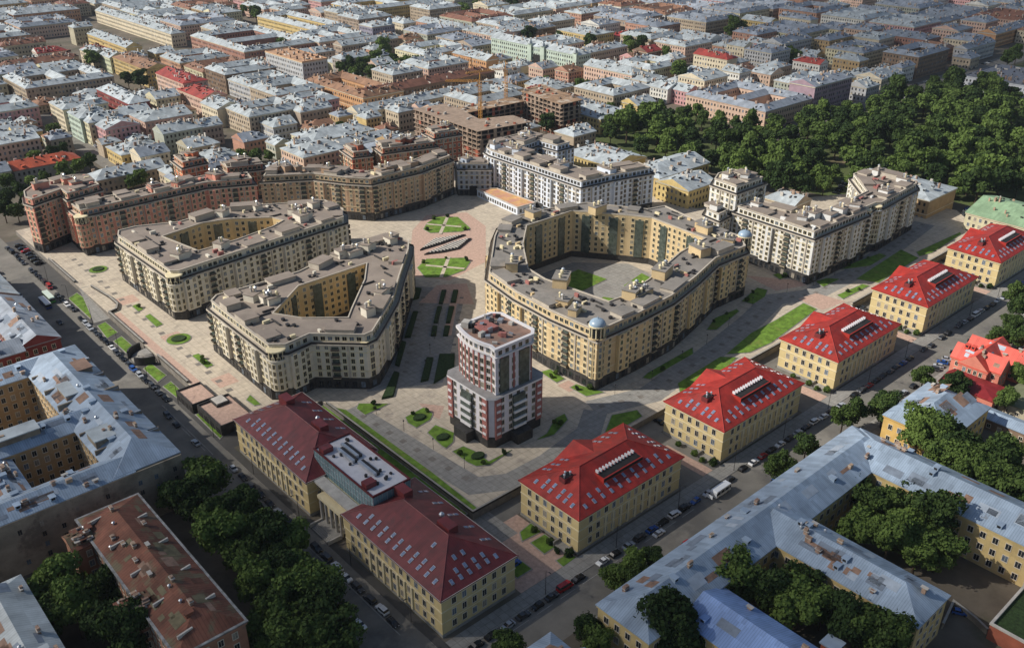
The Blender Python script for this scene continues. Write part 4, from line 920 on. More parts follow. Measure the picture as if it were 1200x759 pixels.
        if dome:
            b = MB(); b.lathe(x, y, [((r + 0.1) * math.cos(v), z1 + h + 0.6 + r * 0.75 * math.sin(v)) for v in (0, .25, .5, .75, 1.0, 1.25, 1.45)], 20); b.build('dome', DOME, tu, smooth=True)
            b = MB(); b.lathe(x, y, [(0.3, z1 + h + 0.5 + r * 0.74), (0.12, z1 + h + 1.6 + r * 0.75)], 8); b.build('finial', DOME, tu)
        wv = [(x + r * math.cos(q), y + r * math.sin(q), z, q + math.pi / 2, 1.0, 1.9) for z in zs for q in [2 * math.pi * i / 10 for i in range(10)]]
        place_windows(t, wv, (GLASS, TRIM), 20)
    return t
W_GOLD = mat('wall_golden_beige', (204, 180, 138), var=0.07, scale=0.2, patch=(186, 163, 126), patch_scale=0.08, patch_at=0.6)
W_CREAM = mat('wall_pale_cream', (214, 206, 188), var=0.06, scale=0.2)
W_PINK = mat('wall_dusty_pink', (204, 140, 120), var=0.08, scale=0.2)
W_TAN = mat('wall_warm_tan', (178, 148, 120), var=0.08, scale=0.2)
W_WHITE = mat('wall_cool_white', (214, 221, 230), var=0.04, scale=0.2)
W_IVORY = mat('wall_ivory', (217, 216, 211), var=0.05, scale=0.2)
W_BRK = mat('wall_red_brick', (160, 92, 70), var=0.12, scale=0.3)
W_OCH = mat('wall_bay_ochre', (210, 184, 136), var=0.08, scale=0.2)
C1o = [(70, 60), (80, 60), (95, 60), (117, 61.5), (140, 67), (162, 73.5), (184, 73), (193, 83), (194, 107), (199, 135), (188, 138), (172, 165), (150, 172), (132, 175), (117, 172), (104, 161), (75, 131), (70.5, 108), (69, 85)]
C1i = [(102, 76), (122, 80), (155, 90), (177, 93), (179, 127), (173, 137), (157, 160), (126, 160), (109, 144), (92, 122), (90, 109), (94, 76.5)]
PENT1 = [(91.4, 101.1, 9, 6, 0.6), (86.7, 126.8, 8, 5, 0.8), (129.5, 78.9, 9, 6, 0.3), (104.9, 73.5, 9, 6, 0.3), (160.2, 83.1, 8, 6, 1.4), (164.6, 150.2, 8, 5, 0)]
apartment('courtyard_apartment_block', 'golden beige courtyard apartment block with blue-domed corner turret', C1o, C1i, 27.0, 'gold', W_GOLD, 6, roofmt=MROOFG, seed=11, npent=8, nsmall=95, baym=W_OCH, domes=((72.6, 62.6, 3.1, 24.0, 5.0, True), (190.5, 80.5, 3.1, 24.0, 4.4, True)), balc=110, pents=PENT1)
C2o = [(-26, 137), (-20, 132), (-9, 133.5), (6, 119), (11, 119.5), (19, 126), (36, 140.5), (50, 156), (70, 177), (77, 186), (74.5, 201), (51, 201), (18, 191), (-5, 191.5), (-20, 192.5), (-25, 188)]
C2i = [(-3.5, 149), (10, 137.5), (15.5, 143.5), (35, 163.5), (45, 177), (10.5, 176), (-10, 160)]
apartment('apartment_block', 'pale cream apartment block with a blue glass corner, between the alley and left street', C2o, C2i, 25.0, 'cream', W_CREAM, 5, seed=21, npent=9, nsmall=55, domes=((-22.4, 136.0, 3.4, 19.6, 3.8, False), (8.6, 122.4, 3.0, 18.0, 3.6, False)), balc=80, innerm=W_OCH)
C3o = [(-25, 226), (-21, 222.5), (12, 226), (70, 231.5), (77, 243), (77, 262), (53, 275), (32, 287), (5, 283), (-13, 291), (-23, 291), (-26, 284)]
C3i = [(-4, 240), (15, 241), (36, 245), (44, 249), (42, 256), (26, 268), (13, 272), (-9, 268)]
apartment('apartment_block', 'pale cream apartment block with narrow court facing the pink curved building', C3o, C3i, 25.2, 'cream', W_CREAM, 5, seed=31, npent=9, nsmall=55, domes=((-22.4, 225.6, 3.4, 19.8, 3.8, False),), balc=70, innerm=W_OCH)
C4a = [(-28, 326), (40, 326), (64, 314.5), (68, 329), (45, 341), (-28, 342)]
apartment('curved_apartment_block', 'long dusty pink wing of the curved apartment block', C4a, None, 26.0, 'pink', W_PINK, 5, seed=41, npent=6, nsmall=36, balc=40, domes=((-26.6, 327.6, 3.2, 19.0, 4.2, False),))
C4t = ccw([(-27.5, 351), (-43.5, 344.5), (-45.5, 352), (-43, 362), (-36, 370), (-14, 374), (-6, 368), (-8, 346), (-27.5, 342.2)])
apartment('rounded_apartment_block', 'tall rounded dusty pink block at the left end of the curved building', C4t, None, 31.0, 'pink', W_PINK, 7, seed=42, npent=3, nsmall=16, sb=1.2, balc=20, bays=False)
C4b = [(66.5, 314.5), (91, 299), (101, 281), (110, 269.5), (130, 269), (143, 268.5), (172, 275), (174, 291), (143, 284), (118, 285), (105, 306), (79, 329)]
apartment('curved_apartment_block', 'warm tan bend of the curved apartment block facing the central square', C4b, None, 26.5, 'tan', W_TAN, 6, seed=43, npent=7, nsmall=36, balc=40)
C45 = [(172.5, 272), (187.5, 258.5), (197, 270), (181, 285)]
t45 = apartment('archway_block', 'small blue-grey block with a dark archway between tan and white buildings', C45, None, 21.5, 'white', mat('wall_bluegrey', (160, 168, 178), var=0.05), 4, seed=44, npent=1, nsmall=4, balc=0, bays=False, base=3.6)
b = MB(); mx, my = 179.4, 265.8; a = math.atan2(258.5 - 272, 187.5 - 172.5); b.obox(mx, my, PZ, 4.6, 1.0, 6.0, a); b.lathe(mx, my, [(0.1, PZ)], 6); b.build('archway', DARK, t45)
C5 = [(190.5, 187), (212, 184), (240, 177.5), (243.5, 192), (217, 200), (211, 206), (211, 258), (228, 261), (229, 245), (243, 245), (240, 283), (205, 283), (194, 273), (192, 266)]
apartment('white_apartment_block', 'cool white apartment block with many balconies at the head of the square', C5, None, 27.5, 'white', W_WHITE, 6, seed=51, npent=9, nsmall=40, balc=90, roofmt=MROOF)
lw = thing('low_pavilion', 'low white pavilion with a tan roof at the foot of the white block', 'pavilion', (184, 240, PZ))
P_ = [(176.5, 223), (189.8, 222), (189.8, 256), (180, 263)]
b = MB(); b.walls(P_, PZ, 7.0); b.build('wall', W_WHITE, lw); b = MB(); b.poly(P_, 7.0); b.build('roof', mat('roof_ochre', (206, 164, 110), var=0.15, scale=0.2, patch=(190, 140, 118), patch_scale=0.08, patch_at=0.5), lw)
b = MB(); b.prism(offset(P_, -0.2), 6.9, 7.5, 0, [list(reversed(offset(P_, 0.3)))]); b.build('parapet', CONC, lw)
place_windows(lw, edge_windows(P_, [3.6], 2.4, 1.3, 1.9, 1), (GLASS, CONC), 30)
C6o = [(217, 60), (266, 59), (268, 61.5), (277, 61.5), (280, 59.5), (323, 62.5), (328, 67), (327, 96), (311, 97), (290, 77), (274, 76), (250, 75.5), (241, 81), (238, 108), (219, 108)]
apartment('ivory_apartment_block', 'ivory apartment block in front of the park with grid windows', C6o, None, 28.5, 'ivory', W_IVORY, 7, seed=61, npent=10, nsmall=50, balc=50, domes=((268.2, 62.3, 2.2, 25.0, 2.0, False), (277.6, 62.0, 2.2, 25.0, 2.0, False)))
C6p = [(221, 108.3), (247, 108.3), (246.5, 129), (233, 131), (223, 126)]
apartment('ivory_pavilion_tower', 'taller ivory tower pavilion with curved front behind the ivory block', C6p, None, 37.5, 'ivory', W_IVORY, 9, seed=62, npent=2, nsmall=14, balc=10, bays=False)
C6q = [(207, 107), (218.8, 108.3), (222.5, 125.5), (209, 119)]
apartment('ivory_annex', 'small ivory frame annex left of the ivory pavilion tower', C6q, None, 26.5, 'ivory', W_IVORY, 6, seed=63, npent=1, nsmall=4, balc=0, bays=False)
for i, (lp, zr) in enumerate((([(44, 366), (60, 366), (62, 384), (46, 386)], 27.0), ([(64, 352), (86, 344), (90, 360), (66, 368)], 23.0), ([(134, 326), (146, 322), (152, 342), (138, 346)], 24.0),
                             ([(150, 318), (186, 308), (190, 322), (154, 334)], 25.0), ([(190, 318), (210, 314), (213, 330), (193, 334)], 27.0))):
    apartment('brick_apartment_wing', ['orange-red brick wing with arched gable left of the dark green clump', 'low red brick wing right behind the pink curved wing', 'narrow red brick wing with pale end behind the tan bend',
              'long red brick wing with balconies behind the tan bend', 'red brick wing beside the unfinished concrete building'][i], lp, None, zr, 'brk', W_BRK if i != 0 else mat('wall_orange_brick', (196, 112, 78), var=0.1), 5, seed=70 + i, npent=2, nsmall=8, balc=10, bays=False, z0=0.0, cap=60)
# ------------------------------------------------------------------ older city buildings
FOOT = []     # occupied rectangles (x0,x1,y0,y1)
def old_building(label, x0, x1, y0, y1, h, wk, rk, typ, seed, cap=0, name=None, rise=None, rich=1.0, court=12.5):
    rnd = random.Random(seed); cx, cy = (x0 + x1) / 2, (y0 + y1) / 2
    name = name or ('courtyard_block' if typ == 'c' else 'town_house' if (x1 - x0) * (y1 - y0) < 500 else 'city_building')
    t = thing(name, label, 'building', (cx, cy, 0)); FOOT.append((x0, x1, y0, y1))
    wm = wall(wk) if isinstance(wk, str) else wk; rm = roofm(rk) if isinstance(rk, str) else rk
    rb = MB(); wb = MB(); loops = []; Wx, Wy = x1 - x0, y1 - y0
    if typ == 'c' and min(Wx, Wy) > 30:
        d = min(court, min(Wx, Wy) * 0.34)
        pl = rect(x0 + d / 2, x1 - d / 2, y0 + d / 2, y1 - d / 2); rs = rise or d * 0.28
        loops = roof_ribbon(rb, wb, pl, d, h, rs, 0.5, True)
        def zf(x, y): return h + rs * (1 - min(1, abs(min(x - x0, x1 - x, y - y0, y1 - y) - d / 2) / (d / 2)))
        def spots(r):
            e = r.randrange(4); k = r.uniform(0.15, 0.85) * d
            if e == 0: return r.uniform(x0 + 2, x1 - 2), y0 + k, 0
            if e == 1: return r.uniform(x0 + 2, x1 - 2), y1 - k, 0
            if e == 2: return x0 + k, r.uniform(y0 + 2, y1 - 2), math.pi / 2
            return x1 - k, r.uniform(y0 + 2, y1 - 2), math.pi / 2
        nclut = int((Wx + Wy) * 0.38 * rich)
        # a cross wing in big courts
        if min(Wx, Wy) > 52:
            if Wx > Wy: l2 = [(cx, y0 + d - 1), (cx, y1 - d + 1)]
            else: l2 = [(x0 + d - 1, cy), (x1 - d + 1, cy)]
            lw = roof_ribbon(rb, wb, l2, d * 0.9, h - 0.4, rs * 0.9, 0.4, False, (False, False)); wb.walls(lw[0], 0, h - 0.75)
    elif typ == 'f':
        rb.poly(rect(x0, x1, y0, y1), h); rb.prism(rect(x0 - .2, x1 + .2, y0 - .2, y1 + .2), h - 0.4, h + 0.6, 0, [list(reversed(rect(x0 + .3, x1 - .3, y0 + .3, y1 - .3)))])
        loops = [rect(x0, x1, y0, y1)]
        def zf(x, y): return h + 0.6
        def spots(r): return r.uniform(x0 + 2, x1 - 2), r.uniform(y0 + 2, y1 - 2), 0
        nclut = int(Wx * Wy / 70)
    else:
        wd = min(Wx, Wy)
        rs = rise or min(4.2, wd * 0.26); hp = (rnd.random() < 0.5, rnd.random() < 0.5)
        pl = [(x0, cy), (x1, cy)] if Wx >= Wy else [(cx, y0), (cx, y1)]
        loops = roof_ribbon(rb, wb, pl, wd, h, rs, 0.5, False, hp)
        def zf(x, y): return h + rs * (1 - min(1, (abs(y - cy) if Wx >= Wy else abs(x - cx)) / (wd / 2)))
        def spots(r): return r.uniform(x0 + 1.5, x1 - 1.5), r.uniform(y0 + 1, y1 - 1), (0 if Wx >= Wy else math.pi / 2)
        nclut = int(max(6, (Wx + Wy) * 0.30) * rich)
    for l in loops: wb.walls(l, 0, h - (0.35 if typ != 'f' else 0))
    wb.build('wall', wm, t); ro = rb.build('roof', rm, t)
    nf = max(2, int((h - 1.2) / 3.5)); fh = (h - 1.4) / nf; zs = [1.3 + i * fh for i in range(nf)]
    ws = []
    for li, l in enumerate(loops): ws += edge_windows(l, zs, 2.9, 1.25, min(1.9, fh * 0.56), 0.9)
    # firewalls without windows now and then
    if typ == 'b' and rnd.random() < 0.35:
        ws = [q for q in ws if abs(math.cos(q[3])) > 0.5] if Wx >= Wy else [q for q in ws if abs(math.sin(q[3])) > 0.5]
    ws = [q for q in ws if (CAMP.x - q[0]) * math.sin(q[3]) - (CAMP.y - q[1]) * math.cos(q[3]) > 0 or rnd.random() < 0.35]
    place_windows(t, ws, (GLASSF, FRAME) if cap == 0 else (GLASS, FRAME), cap, 'plain' if cap == 0 else 'framed')
    cb = MB()
    for l in loops[:1]:
        cb.prism(offset(l, -0.35), h - 1.0, h - 0.4, 0, [list(reversed(l))]); cm_ = wall('cream') if rnd.random() < 0.5 else wm; cb.build('cornice', cm_, t)
        cb = MB(); cb.prism(offset(l, -0.15), 4.6, 4.95, 0, [list(reversed(l))]); cb.build('belt_course', cm_, t)
    clutter(ro, spots, zf, rnd, nclut, rm)
    return t
def place_word(x, y, z):
    u, v, k = proj(x, y, z)
    a = 'far left' if u < 150 else 'left' if u < 330 else 'left of centre' if u < 500 else 'centre' if u < 680 else 'right of centre' if u < 830 else 'right' if u < 1000 else 'far right'
    b = 'at the skyline' if v < 28 else 'in far city' if v < 70 else 'in middle distance' if v < 140 else 'behind the modern blocks' if v < 225 else 'in the foreground'
    return f'{b}, {a}'
SPEC = {'I1': 'long pale green building with a tall arch on the far street', 'E2': 'tall light grey eight-storey building with flat tan roof and blank lilac end', 'B1': 'large tan courtyard block at the upper left',
        'E7': 'beige corner courtyard block with long shaded front', 'E6a': 'peach building with the upper of two curved red roofs', 'E6b': 'peach building with the lower of two curved red roofs',
        'E3r': 'very long low building with rusty brown roof', 'G2': 'lilac-grey building with a small blue dome', 'I6': 'mauve and pink building on the edge of the park', 'I5': 'peach-beige courtyard building facing the park trees',
        'D1c': 'pink and red fronted house on the left side street', 'D7': 'low grey building with a long orange-red roof', 'J3': 'dark brown courtyard block beside the park road'}
for i, (n, x0, x1, y0, y1, h, wk, rk, ty) in enumerate(BG):
    sh = 'courtyard block' if ty == 'c' else 'house' if (x1 - x0) * (y1 - y0) < 500 else 'building'
    lb = SPEC.get(n) or f'{WORD[wk]} {sh} with {RWORD[rk]} roof {place_word(x0, y0, h)}'
    t = old_building(lb, x0, x1, y0, y1, h, wk, rk, ty, 100 + i)
    if n == 'G2':
        b = MB(); b.lathe(x1 - 4, y0 + 4, [(3.2, h), (3.2, h + 3)] + [(3.4 * math.cos(v), h + 3 + 4 * math.sin(v)) for v in (0, .4, .8, 1.2, 1.5)], 14); b.build('dome', DOME, t)
    if n == 'I1':
        ym = y0 + (y1 - y0) * 0.45
        b = MB(); b.box(x0 - 0.4, x0 + 0.2, ym - 5, ym + 5, 0, 14); b.build('archway', DARK, t)
        for yy in (ym - 9, ym + 9, y0 + 3):
            b = MB(); b.box(x0 - 2.0, x0 + 0.5, yy - 2.5, yy + 2.5, 0, h + 2); b.build('bay', wall('mint'), t)
            b = MB(); b.lathe(x0 - 0.8, yy, [(2.6, h + 2), (1.6, h + 4.5), (0.3, h + 6)], 8); b.build('bay_roof', roofm('silver'), t)
EXTRA = [('yellow building with crowded pale chimneys behind the white block', 259, 291, 227, 269, 13, 'yellow', 'silver', 'b'), ('yellow cross wing behind the white apartment block', 262, 310, 191, 216, 13.5, 'yellow', 'silver', 'b'),
         ('yellow end house beside the dark paved slope behind the golden block', 257, 283, 165, 189, 13.5, 'yellow', 'silver', 'b'), ('small tan house under trees behind the white block', 292, 314, 293, 312, 12, 'tan', 'silver', 'b'),
         ('pale yellow house among trees near the park corner', 340, 375, 313, 352, 12, 'yellow', 'silver', 'b'), ('low hall with wide pale roof behind the unfinished building', 385, 415, 412, 445, 9, 'cream', 'silver', 'b'),
         ('ochre house with pale blue roof between ivory block and park', 345, 378, 65, 111, 13.5, 'ochre', 'silver', 'b'), ('small house with pale green roof behind the ivory block', 287, 304, 114, 134, 11, 'tan', 'silver', 'b'),
         ]
for i, (lb, x0, x1, y0, y1, h, wk, rk, ty) in enumerate(EXTRA): old_building(lb, x0, x1, y0, y1, h, wk, rk, ty, 300 + i, rich=1.6 if i == 0 else 1.0)
GREENR = mat('roof_green_tin', (142, 168, 132), rough=0.5, var=0.1, scale=0.15, seams=0.2)
old_building('pale yellow building with a pale green roof at the right edge', 345, 384, -2, 44, 12.5, 'lemon', GREENR, 'b', 330, cap=40, rise=5)
tw = old_building('long white modern building beyond the park at the right edge', 672, 740, 140, 196, 15, mat('wall_bright_white', (222, 224, 228), var=0.03), mat('roof_slate_grey', (118, 122, 130)), 'f', 331)
# ------------------------------------------------------------------ left foreground block
PATCH = [mat('tin_new', (164, 174, 184), rough=0.4, var=0.08), mat('tin_rusty', (140, 112, 94), rough=0.7, var=0.2, scale=0.4), mat('tin_dull', (120, 130, 142), rough=0.6, var=0.15), mat('tin_stained', (150, 150, 144), rough=0.6, var=0.2, scale=0.5)]
PATCHR = [PATCH[1], mat('tin_dark_rust', (104, 68, 54), rough=0.8, var=0.2, scale=0.4), mat('tin_mossy', (108, 100, 76), rough=0.8, var=0.2, scale=0.4)]
def wing_building(label, wings, h, wk, rk, seed, name='city_building', cap=150, cat='building', win=(1.3, 1.9), sp=3.2, skipwin=None, rise=None, clut=10):
    rnd = random.Random(seed); xs = [p[0] for w_ in wings for p in w_[0]]; ys = [p[1] for w_ in wings for p in w_[0]]
    t = thing(name, label, cat, (sum(xs) / len(xs), sum(ys) / len(ys), 0)); wm = wall(wk) if isinstance(wk, str) else wk; rm = roofm(rk) if isinstance(rk, str) else rk
    ws = []
    for wi, (pl, wd, dh, hp) in enumerate(wings):
        rb = MB(); wb = MB(); hh = h + dh; rs = (rise or wd * 0.24)
        lp = roof_ribbon(rb, wb, pl, wd, hh, rs, 0.55, False, hp); wb.walls(lp[0], 0, hh - 0.35)
        wb.build('wall', wm, t); ro = rb.build('roof', rm, t)
        cb = MB(); cb.prism(offset(lp[0], -0.35), hh - 1.0, hh - 0.4, 0, [list(reversed(lp[0]))]); cb.build('cornice', wm, t)
        nf = max(2, int((hh - 1.2) / 3.5)); fh = (hh - 1.6) / nf
        e = edge_windows(lp[0], [1.4 + i * fh for i in range(nf)], sp, win[0], min(win[1], fh * 0.58), 1.2)
        others = [ribbon_paths(q[0], q[1]) for j, q in enumerate(wings) if j != wi]
        ol = [ccw(b_ + list(reversed(a_))) for a_, b_, _ in others]
        ws += [q for q in e if not any(inside((q[0] + 0.3 * math.sin(q[3]), q[1] - 0.3 * math.cos(q[3])), o) for o in ol) and not (skipwin and skipwin(q))]
        for k in range(int(clut * 1.6)):
            i = rnd.randrange(len(pl) - 1); a = Vector(pl[i]); b_ = Vector(pl[i + 1]); L_ = (b_ - a).length; d = (b_ - a) / L_; nn = Vector((-d.y, d.x)); sg = rnd.choice((-1, 1))
            t0 = rnd.uniform(0.08, 0.85) * L_; t1 = min(L_ * 0.93, t0 + rnd.uniform(1.5, 7)); v0 = rnd.uniform(0.08, 0.6); v1 = min(0.94, v0 + rnd.uniform(0.12, 0.4)); m = MB(); q = []
            for tt, vv in ((t0, v0), (t1, v0), (t1, v1), (t0, v1)):
                p = a + d * tt + nn * sg * (1 - vv) * wd / 2; q.append((p.x, p.y, hh + rs * vv * (wd / 2) / (wd / 2 + 0.55) + rs * 0.55 / (wd / 2 + 0.55) + 0.05))
            lo_ = [(x, y, z - 0.08) for x, y, z in q]; m.add(q + lo_, [(0, 1, 2, 3) if sg < 0 else (3, 2, 1, 0), (0, 4, 5, 1), (1, 5, 6, 2), (2, 6, 7, 3), (3, 7, 4, 0)]); m.build('roof_patch', (PATCH if rm.name != 'roof_rusted_tin' else PATCHR)[rnd.randrange(3)], ro)
        for k in range(clut):
            i = rnd.randrange(len(pl) - 1); a = Vector(pl[i]); b_ = Vector(pl[i + 1]); p = a + (b_ - a) * rnd.uniform(0.06, 0.94); d = (b_ - a).normalized(); s = rnd.uniform(-0.42, 0.42) * wd
            x, y = p.x - d.y * s, p.y + d.x * s; z = hh + rs * (1 - abs(s) / (wd / 2)); an = math.atan2(d.y, d.x); m = MB()
            if rnd.random() < 0.55: m.obox(x, y, z - 0.8, rnd.uniform(0.8, 1.8), rnd.uniform(0.6, 1.0), rnd.uniform(1.8, 2.8), an); m.obox(x, y, z + 1.0, 1.9, 1.1, 0.15, an, 1); m.build('chimney', [BRICKC, CONC], ro)
            elif rnd.random() < 0.6: m.obox(x, y, z - 0.9, 1.6, 2.0, 1.9, an); m.obox(x, y, z + 0.9, 1.9, 2.3, 0.12, an); m.obox(x, y, z, 1.0, 2.06, 0.8, an, 1); m.build('dormer', [rm, DARK], ro)
            else: m.lathe(x, y, [(0.3, z - 0.3), (0.3, z + 0.8), (0.5, z + 0.9), (0.1, z + 1.2)], 8); m.build('vent_pipe', STEEL, ro)
    place_windows(t, ws, (GLASS, FRAME), cap)
    FOOT.append((min(xs) - 12, max(xs) + 12, min(ys) - 12, max(ys) + 12))
    return t
BLUEM = mat('roof_pale_blue_tin', (150, 166, 182), rough=0.45, var=0.12, scale=0.1, spec=0.45, seams=0.25, seamw=0.7, patch=(134, 128, 122), patch_scale=0.07, patch_at=0.66)
BLUEB = mat('roof_bright_blue_tin', (136, 162, 206), rough=0.4, var=0.08, scale=0.1, spec=0.5, seams=0.25, seamw=0.7)
OLDW = mat('wall_bare_plaster', (150, 138, 120), var=0.18, scale=0.15, patch=(120, 108, 94), patch_scale=0.12, patch_at=0.56, bump=0.2)
wing_building('grey-blue roofed courtyard building with ochre inner walls in the left foreground', [
    ([(-85.5, 103), (-85.5, 197)], 20, 0, (True, True)), ([(-90, 108.2), (-165, 108.2)], 11.5, -0.3, (False, False)),
    ([(-90, 143.5), (-160, 143.5)], 13, -0.2, (False, False)), ([(-90, 190.5), (-160, 190.5)], 12.6, -0.1, (False, False)), ([(-121, 110), (-121, 140)], 10, -2.0, (False, False))], 19.5, 'ochre', BLUEM, 401, cap=220, clut=17,
    skipwin=lambda q: q[1] < 103.2 and random.random() < 0.55)
lf1 = bpy.data.objects[[o.name for o in THINGS if o['label'].startswith('grey-blue roofed courtyard')][0]]
for y_ in (118, 132, 152, 166, 180):
    b = MB(); b.obox(-85.5, y_, 17.5, 20.6, 0.6, 3.2 + (y_ % 3) * 0.6, 0.02); b.obox(-81.5, y_, 20.9, 12, 0.8, 0.4, 0.02, 1); b.build('roof_firewall', [OLDW, roofm('bluegrey')], lf1)
for (x_, y_, a_, b_) in ((-90, 124, 9, 8), (-88, 159, 8, 10), (-81, 173, 6, 8), (-112, 143, 14, 6), (-130, 190, 16, 6)):
    b = MB(); b.obox(x_, y_, 19.5, a_, b_, 3.4, 0); b.build('roof_storey', OLDW, lf1); b = MB(); b.obox(x_, y_, 22.9, a_ + 0.6, b_ + 0.6, 0.35, 0); b.build('upper_roof', roofm('silver') if x_ < -85 else mat('roof_felt_brown', (128, 104, 90), var=0.15, scale=0.3), lf1)
fw = thing('firewall', 'bare plaster wall with few windows behind the rust-roofed house', 'wall', (-115, 102, 0))
b = MB(); b.box(-165, -75.2, 101.6, 102.35, 0, 19.0); b.build('plaster_face', OLDW, fw)
place_windows(fw, [(x, 101.6, z, 0.0, 1.1, 1.7) for x in (-78, -84, -89, -99, -108, -112.5, -118, -124) for z in (3.2, 6.8, 10.4, 14.0) if random.random() < 0.8], (GLASS, OLDW), 60)
RUSTR = mat('roof_rusted_tin', (116, 74, 58), rough=0.8, var=0.25, scale=0.12, seams=0.25, seamw=1.0, patch=(106, 96, 74), patch_scale=0.11, patch_at=0.55)
OLDP = mat('wall_old_pink', (168, 122, 98), var=0.14, scale=0.2, patch=(140, 112, 94), patch_scale=0.15, patch_at=0.6)
lf2 = wing_building('old pink-brown house with a rusted patchy roof among dark trees', [([(-101.5, 26), (-101.5, 94)], 17.5, 0, (True, True)), ([(-108, 50), (-114.5, 50)], 9, -0.8, (False, False)), ([(-108, 86), (-115.5, 86)], 8, -0.6, (False, False))], 16.5, OLDP, RUSTR, 402, cap=160, clut=16)
for k in range(9):
    b = MB(); y = 30 + k * 7.2; b.obox(-101.5 + (4.5 if k % 2 else -4.8), y, 18.0, 4.2, 0.5, 1.0, 0.15); b.build('roof_patch_board', CONC, lf2)
b = MB(); lp = rect(-110.9, -92.1, 25.3, 94.7); b.prism(lp, 16.4, 16.75, 0, [list(reversed(offset(lp, 0.75)))]); b.build('eave_flashing', mat('pale_tin', (138, 138, 136), var=0.3, scale=0.5), lf2)
wing_building('dark brick house with grey roof at the left edge by the street', [([(-84, 213), (-84, 262)], 16, 0, (False, False)), ([(-90, 217), (-140, 217)], 13, 0, (False, False))], 17, 'redwall', roofm('bluegrey'), 403, cap=80, clut=9)
wing_building('grey roofed house farther up the left street', [([(-84, 266), (-84, 330)], 16, 0, (False, True)), ([(-90, 280), (-140, 280)], 13, 0, (False, False))], 17, 'tan', roofm('silver'), 404, cap=50, clut=9)
wing_building('small house with pale patched roof in the bottom left corner', [([(-137.0, 40), (-137.0, 80)], 14, 0, (False, True))], 17, 'taupe', roofm('silver'), 405, cap=40, clut=8)
# ------------------------------------------------------------------ right foreground complex
RFW = mat('wall_school_yellow', (198, 175, 122), var=0.08, scale=0.25, patch=(180, 158, 110), patch_scale=0.15, patch_at=0.6)
wing_building('yellow complex of long wings with pale blue-grey metal roofs in the right foreground', [
    ([(-20.5, -35.8), (104.5, -35.8)], 17.2, 0, (True, True)), ([(95.5, -30), (95.5, -116)], 19, 0.12, (True, True)), ([(42.2, -38), (42.2, -86.2)], 16.5, 0.1, (False, True))], 14.0, RFW, BLUEM, 410, cap=280, clut=15, win=(1.5, 2.0), sp=3.6)
wing_building('yellow wing with a brighter blue metal roof at the bottom edge', [([(1.2, -44.6), (1.2, -110)], 17, -1.2, (False, False))], 14.0, RFW, BLUEB, 411, cap=80, clut=3, win=(1.5, 2.0), sp=3.6)
wing_building('small house corner with pale blue roof at the bottom edge', [([(-48, -36.5), (-34, -36.5)], 26, 0, (True, True))], 10.0, 'taupe', BLUEM, 412, cap=20, clut=3)
wing_building('detached yellow house with pale blue-grey roof among trees on the right', [([(124.5, -39.8), (157, -39.8)], 22.5, 0, (True, True))], 11.0, mat('wall_amber', (208, 172, 104), var=0.07), BLUEM, 413, cap=70, clut=8)
# red gabled house
CORAL = mat('roof_coral_tin', (206, 84, 68), rough=0.5, var=0.1, scale=0.2, seams=0.2); CORW = mat('wall_coral', (206, 128, 108), var=0.08)
g = wing_building('coral red gabled villa at the right edge of the street', [([(188, -32), (212, -32)], 11, 0, (False, False)), ([(194, -22.5), (194, -41.5)], 8, 0.3, (False, False)), ([(206, -23), (206, -46)], 8, -0.4, (False, False)), ([(205, -43), (226, -43)], 9, -1.5, (False, False))], 7.5, CORW, CORAL, 414, cap=60, clut=3, win=(1.1, 1.7), sp=2.2, rise=5.0)
def shed(label, x0, x1, y0, y1, h, wm, rm, name='shed', rise=1.4):
    t = thing(name, label, 'shed', ((x0 + x1) / 2, (y0 + y1) / 2, 0)); rb = MB(); wb = MB()
    pl = [(x0, (y0 + y1) / 2), (x1, (y0 + y1) / 2)] if x1 - x0 > y1 - y0 else [((x0 + x1) / 2, y0), ((x0 + x1) / 2, y1)]
    lp = roof_ribbon(rb, wb, pl, min(x1 - x0, y1 - y0), h, rise, 0.4, False, (True, False)); wb.walls(lp[0], 0, h - 0.35)
    wb.build('wall', wm, t); rb.build('roof', rm, t); place_windows(t, edge_windows(lp[0], [1.0], 3.5, 1.2, 1.4, 1), (GLASS, FRAME), 20)
    FOOT.append((x0, x1, y0, y1)); return t
shed('low building with a dark red roof beside the coral villa', 172.5, 186, -47, -26.5, 5.0, CORW, mat('roof_maroon_tin', (140, 44, 46), rough=0.5, var=0.12, scale=0.2, seams=0.2))
shed('low olive-roofed building right of the dark red roof', 176, 194, -66, -48, 4.6, wall('olive'), mat('roof_olive_felt', (118, 120, 92), var=0.1), rise=0.6)
shed('long pale blue-roofed shed behind the detached yellow house', 160.5, 168.5, -88, -48.5, 4.4, wall('umber'), BLUEM)
shed('grey villa roof corner cut by the right edge', 205, 226, -66, -50, 9.5, wall('lgrey'), BLUEM, 'villa', 3)
t = thing('brick_annex', 'low brick building with sunken green roof in the bottom right corner', 'shed', (70, -104, 0))
b = MB(); l = rect(59, 84, -114, -95.5); b.walls(l, 0, 5.4); b.build('wall', W_BRK, t); b = MB(); b.poly(l, 4.8); b.build('roof', HEDGEM, t); b = MB(); b.prism(offset(l, -0.2), 5.0, 5.6, 0, [list(reversed(offset(l, 0.5)))]); b.build('parapet', CONC, t)
garden_wall([(53.5, -86), (64, -84), (62.4, -90.5), (60.5, -95)], 0, 2.0, 0.35, OLDW, 'pale wall closing the yard in the bottom right corner')
